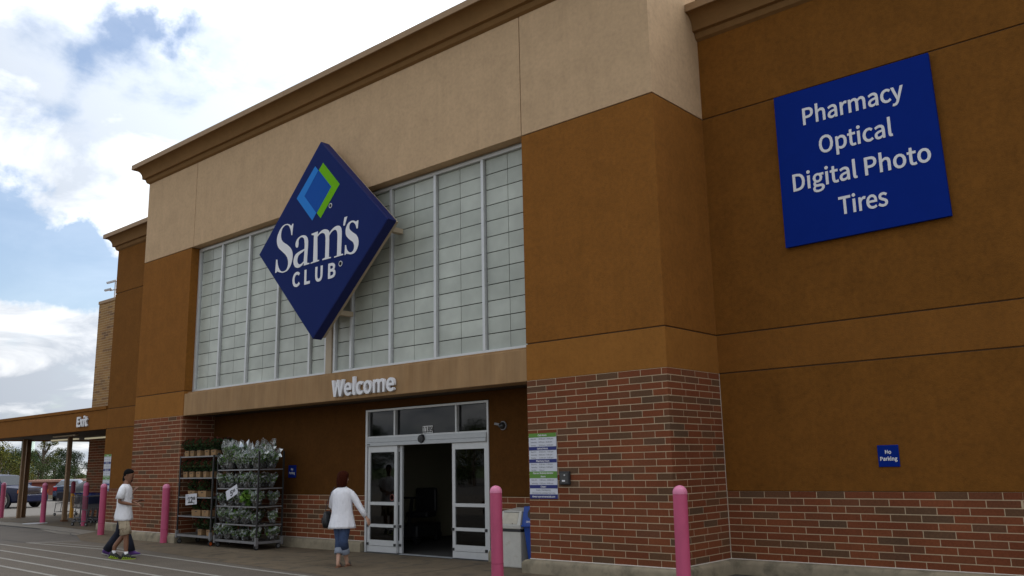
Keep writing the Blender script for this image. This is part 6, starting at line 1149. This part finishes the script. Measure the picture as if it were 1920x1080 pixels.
# --- person behind him, mostly hidden: navy wide trousers in mid stride
p2 = thing('person', 'person in navy trousers and purple sneakers half hidden behind the man in shorts', 'person', (-12.02, -2.28, 0.0), R(-48))
hipL, hipR = Vector((-.085, 0, .86)), Vector((.085, 0, .86)); kL, kR = Vector((-.09, -.08, .46)), Vector((.09, .14, .47)); aL, aR = Vector((-.085, -.30, .12)), Vector((.085, .27, .10))
shL, shR = Vector((-.165, .02, 1.30)), Vector((.165, .02, 1.30)); eL, eR = Vector((-.205, .08, 1.06)), Vector((.20, .16, 1.10)); wL, wR = Vector((-.14, .28, 1.10)), Vector((.12, .26, 1.30))
ch = [[((0, 0, .90), (.13, .10)), ((0, 0, 1.06), (.12, .09)), ((0, .01, 1.22), (.14, .095)), ((0, .02, 1.33), (.085, .065)), ((0, .035, 1.39), .048), ((0, .05, 1.46), .046)],
      [((0, 0, .90), (.13, .10)), (tuple(hipL), .085), (tuple(kL), .058), (tuple(kL.lerp(aL, .45)), .048), (tuple(aL), .032), (tuple(aL+Vector((0, .05, -.055))), .024)],
      [((0, 0, .90), (.13, .10)), (tuple(hipR), .085), (tuple(kR), .058), (tuple(kR.lerp(aR, .45)), .048), (tuple(aR), .032), (tuple(aR+Vector((0, .05, -.055))), .024)],
      [((0, .02, 1.33), (.085, .065)), (tuple(shL+Vector((0, 0, -.015))), .040), (tuple(eL), .036), (tuple((eL+wL)/2), .031), (tuple(wL), .021)], [((0, .02, 1.33), (.085, .065)), (tuple(shR+Vector((0, 0, -.015))), .040), (tuple(eR), .036), (tuple((eR+wR)/2), .031), (tuple(wR), .021)]]
ch += hand(wL, (wL-eL), (.5, .2, -.6), 1, .4) + hand(wR, (wR-eR), (-.5, .2, -.6), -1, .5)
skin_body('body', ch, SKIN3, p2, (0, 0, .90)); head(p2, (0, .065, 1.54), R(-8), SKIN3, HAIRB, size=.96)
t_ = MB(); t_.loft([ell((0, .01, z), rx, ry, wob=w, seed=i+3, n=24) for i, (z, rx, ry, w) in enumerate(((.76, .200, .16, .03), (.85, .196, .155, .02), (1.0, .165, .13, .015), (1.18, .170, .125, .01), (1.29, .182, .112, 0), (1.335, .14, .09, 0), (1.365, .085, .072, 0), (1.39, .058, .058, 0)))], True, False)
for s, sh, el in ((-1, shL, eL), (1, shR, eR)): t_.path([sh+Vector((-s*.10, 0, .0)), sh+Vector((-s*.035, 0, -.005)), sh+Vector((s*.012, 0, -.03)), sh.lerp(el, .40), sh.lerp(el, .70)], [.045, .060, .066, .070, .076], 14)
obj('t_shirt', t_, TEE, p2, smooth=True)
q = MB(); q.loft([ell((0, 0, z), rx, ry, n=20) for z, rx, ry in ((.95, .140, .115), (.86, .165, .130), (.80, .158, .125))])
for hp, kn, an in ((hipL, kL, aL), (hipR, kR, aR)): q.path([hp+Vector((0, 0, .02)), hp.lerp(kn, .5), kn, kn.lerp(an, .5), an+Vector((0, -.01, -.015))], [.098, .092, .082, .085, .092], 16)
obj('trousers', q, NAVYP, p2, smooth=True)
shoe(p2, aL, 0, R(-18), mat('purple_canvas', (0.10, .04, .20), .8), None, SOLE); shoe(p2, aR, 0, R(4), mat('purple_canvas', (0, 0, 0)), None, SOLE)

# --- woman in white tunic walking to the doors, seen from behind
wm = thing('person', 'woman with red brown hair, long white tunic and cuffed jeans walking to the doors', 'person', (-6.10, -1.13, 0.0), R(26))
hipL, hipR = Vector((-.085, 0, .82)), Vector((.085, 0, .82)); kL, kR = Vector((-.055, .03, .45)), Vector((.055, -.04, .45)); aL, aR = Vector((-.02, -.10, .085)), Vector((.065, .10, .085))
shL, shR = Vector((-.17, 0, 1.29)), Vector((.17, 0, 1.29)); eL, eR = Vector((-.235, .03, 1.04)), Vector((.32, .02, 1.06)); wL, wR = Vector((-.22, .20, .95)), Vector((.47, .06, .84))
ch = [[((0, 0, .87), (.14, .12)), ((0, 0, 1.02), (.14, .11)), ((0, 0, 1.18), (.15, .105)), ((0, 0, 1.31), (.085, .065)), ((0, .012, 1.37), .050), ((0, .03, 1.45), .048)],
      [((0, 0, .87), (.14, .12)), (tuple(hipL), .095), (tuple(kL), .060), (tuple(kL.lerp(aL, .4)), .054), (tuple(aL), .034), (tuple(aL+Vector((0, -.02, -.045))), .026), (tuple(aL+Vector((0, .05, -.05))), .022), (tuple(aL+Vector((0, .12, -.058))), (.034, .014))],
      [((0, 0, .87), (.14, .12)), (tuple(hipR), .095), (tuple(kR), .060), (tuple(kR.lerp(aR, .4)), .054), (tuple(aR), .034), (tuple(aR+Vector((0, -.02, -.045))), .026), (tuple(aR+Vector((0, .05, -.05))), .022), (tuple(aR+Vector((0, .12, -.058))), (.034, .014))],
      [((0, 0, 1.31), (.085, .065)), (tuple(shL+Vector((0, 0, -.015))), .042), (tuple(eL), .040), (tuple((eL+wL)/2), .034), (tuple(wL), .022)], [((0, 0, 1.31), (.085, .065)), (tuple(shR+Vector((0, 0, -.015))), .042), (tuple(eR), .040), (tuple((eR+wR)/2), .034), (tuple(wR), .022)]]
ch += hand(wL, (0, .4, -1), (.8, 0, 0), 1, .4) + hand(wR, (wR-eR)+Vector((0, 0, -.05)), (-.7, .3, -.3), -1, .35)
skin_body('body', ch, SKIN2, wm, (0, 0, .87)); head(wm, (0, .035, 1.515), R(-4), SKIN2, HAIRR, turn=R(-22), long_hair=True, size=.98)
t_ = MB(); t_.loft([ell((0, .0, z), rx, ry, wob=w, seed=1, n=36) for z, rx, ry, w in ((.66, .262, .225, .045), (.70, .255, .215, .04), (.80, .232, .190, .03), (.92, .205, .168, .02), (1.04, .195, .155, .012), (1.16, .200, .148, .006), (1.25, .208, .135, 0), (1.30, .200, .118, 0), (1.335, .150, .098, 0), (1.365, .085, .074, 0), (1.385, .060, .060, 0))], True, False)
for s, sh, el, wr_ in ((-1, shL, eL, wL), (1, shR, eR, wR)): t_.path([sh+Vector((-s*.10, 0, -.005)), sh+Vector((-s*.035, 0, -.012)), sh+Vector((s*.010, 0, -.045)), sh.lerp(el, .5), el, el.lerp(wr_, .5), el.lerp(wr_, .93)], [.045, .060, .068, .066, .060, .052, .050], 16)
obj('tunic', t_, TUNIC, wm, smooth=True)
q = MB(); q.loft([ell((0, 0, z), rx, ry, n=20) for z, rx, ry in ((.90, .16, .14), (.82, .175, .15), (.76, .165, .14))])
for hp, kn, an in ((hipL, kL, aL), (hipR, kR, aR)): q.path([hp+Vector((0, 0, .02)), hp.lerp(kn, .5), kn, kn.lerp(an, .40)], [.105, .100, .086, .080], 16)
jn = obj('jeans', q, JEAN, wm, smooth=True)
for kn, an in ((kL, aL), (kR, aR)):
    q = MB(); q.path([kn.lerp(an, .36), kn.lerp(an, .38), kn.lerp(an, .60), kn.lerp(an, .62)], [.078, .083, .083, .078], 16); obj('cuff', q, CUFF, jn, smooth=True)
SAND = mat('tan_sandal', (0.25, 0.10, 0.05), 0.6)
for an, pt in ((aL, R(0)), (aR, R(0))):
    Mx = Matrix.Translation(an); q = MB(); q.loft([[Mx @ Vector((w_*math.cos(t), y, -.075+.008*math.sin(t))) for t in [2*math.pi*j/14 for j in range(14)]] for y, w_ in ((-.07, .025), (-.04, .036), (.04, .038), (.10, .044), (.15, .036), (.17, .018))]); so = obj('sandal', q, SAND, wm)
    q = MB(); q.path([Mx @ Vector((-.042, .09, -.07)), Mx @ Vector((-.03, .085, -.03)), Mx @ Vector((0, .08, -.016)), Mx @ Vector((.03, .085, -.03)), Mx @ Vector((.042, .09, -.07))], [(.004, .022)]*5, 8, ref=(0, 1, 0)); obj('strap', q, mat('metallic_strap', (0.18, .16, .14), .3, metal=.5), so)
wm.scale = (.93, .95, 1.0)
hbag = thing('handbag', 'black shoulder bag hanging at the left side of the woman in white', 'handbag', (-6.10, -1.13, 0.0), R(26))
LEA = mat('black_leather', (0.012, 0.012, 0.013), 0.4, 0.2, 20, 0.6, 30, bdist=.01)
q = MB(); q.loft([ell((-.30, .03, z), rx, ry, n=18, rot=R(90), wob=.05, seed=i) for i, (z, rx, ry) in enumerate(((.66, .09, .035), (.68, .135, .062), (.76, .15, .072), (.86, .135, .06), (.93, .11, .035), (.95, .09, .015)))]); obj('bag_body', q, LEA, hbag, smooth=True)
q = MB(); q.path([(-.30, .13, .92), (-.26, .10, 1.10), (-.185, .06, 1.30), (-.150, .0, 1.372), (-.190, -.06, 1.28), (-.27, -.06, 1.08), (-.30, -.07, .92)], [(.012, .004)]*7, 8, ref=(1, 0, 0)); obj('shoulder_strap', q, LEA, hbag)
q = MB(); q.box(-.385, -.372, -.04, .05, .74, .84); obj('outer_pocket', q, LEA, hbag, bevel=.006); obj('buckle', MB().box(-.392, -.386, -.01, .02, .80, .825), STEEL, hbag)
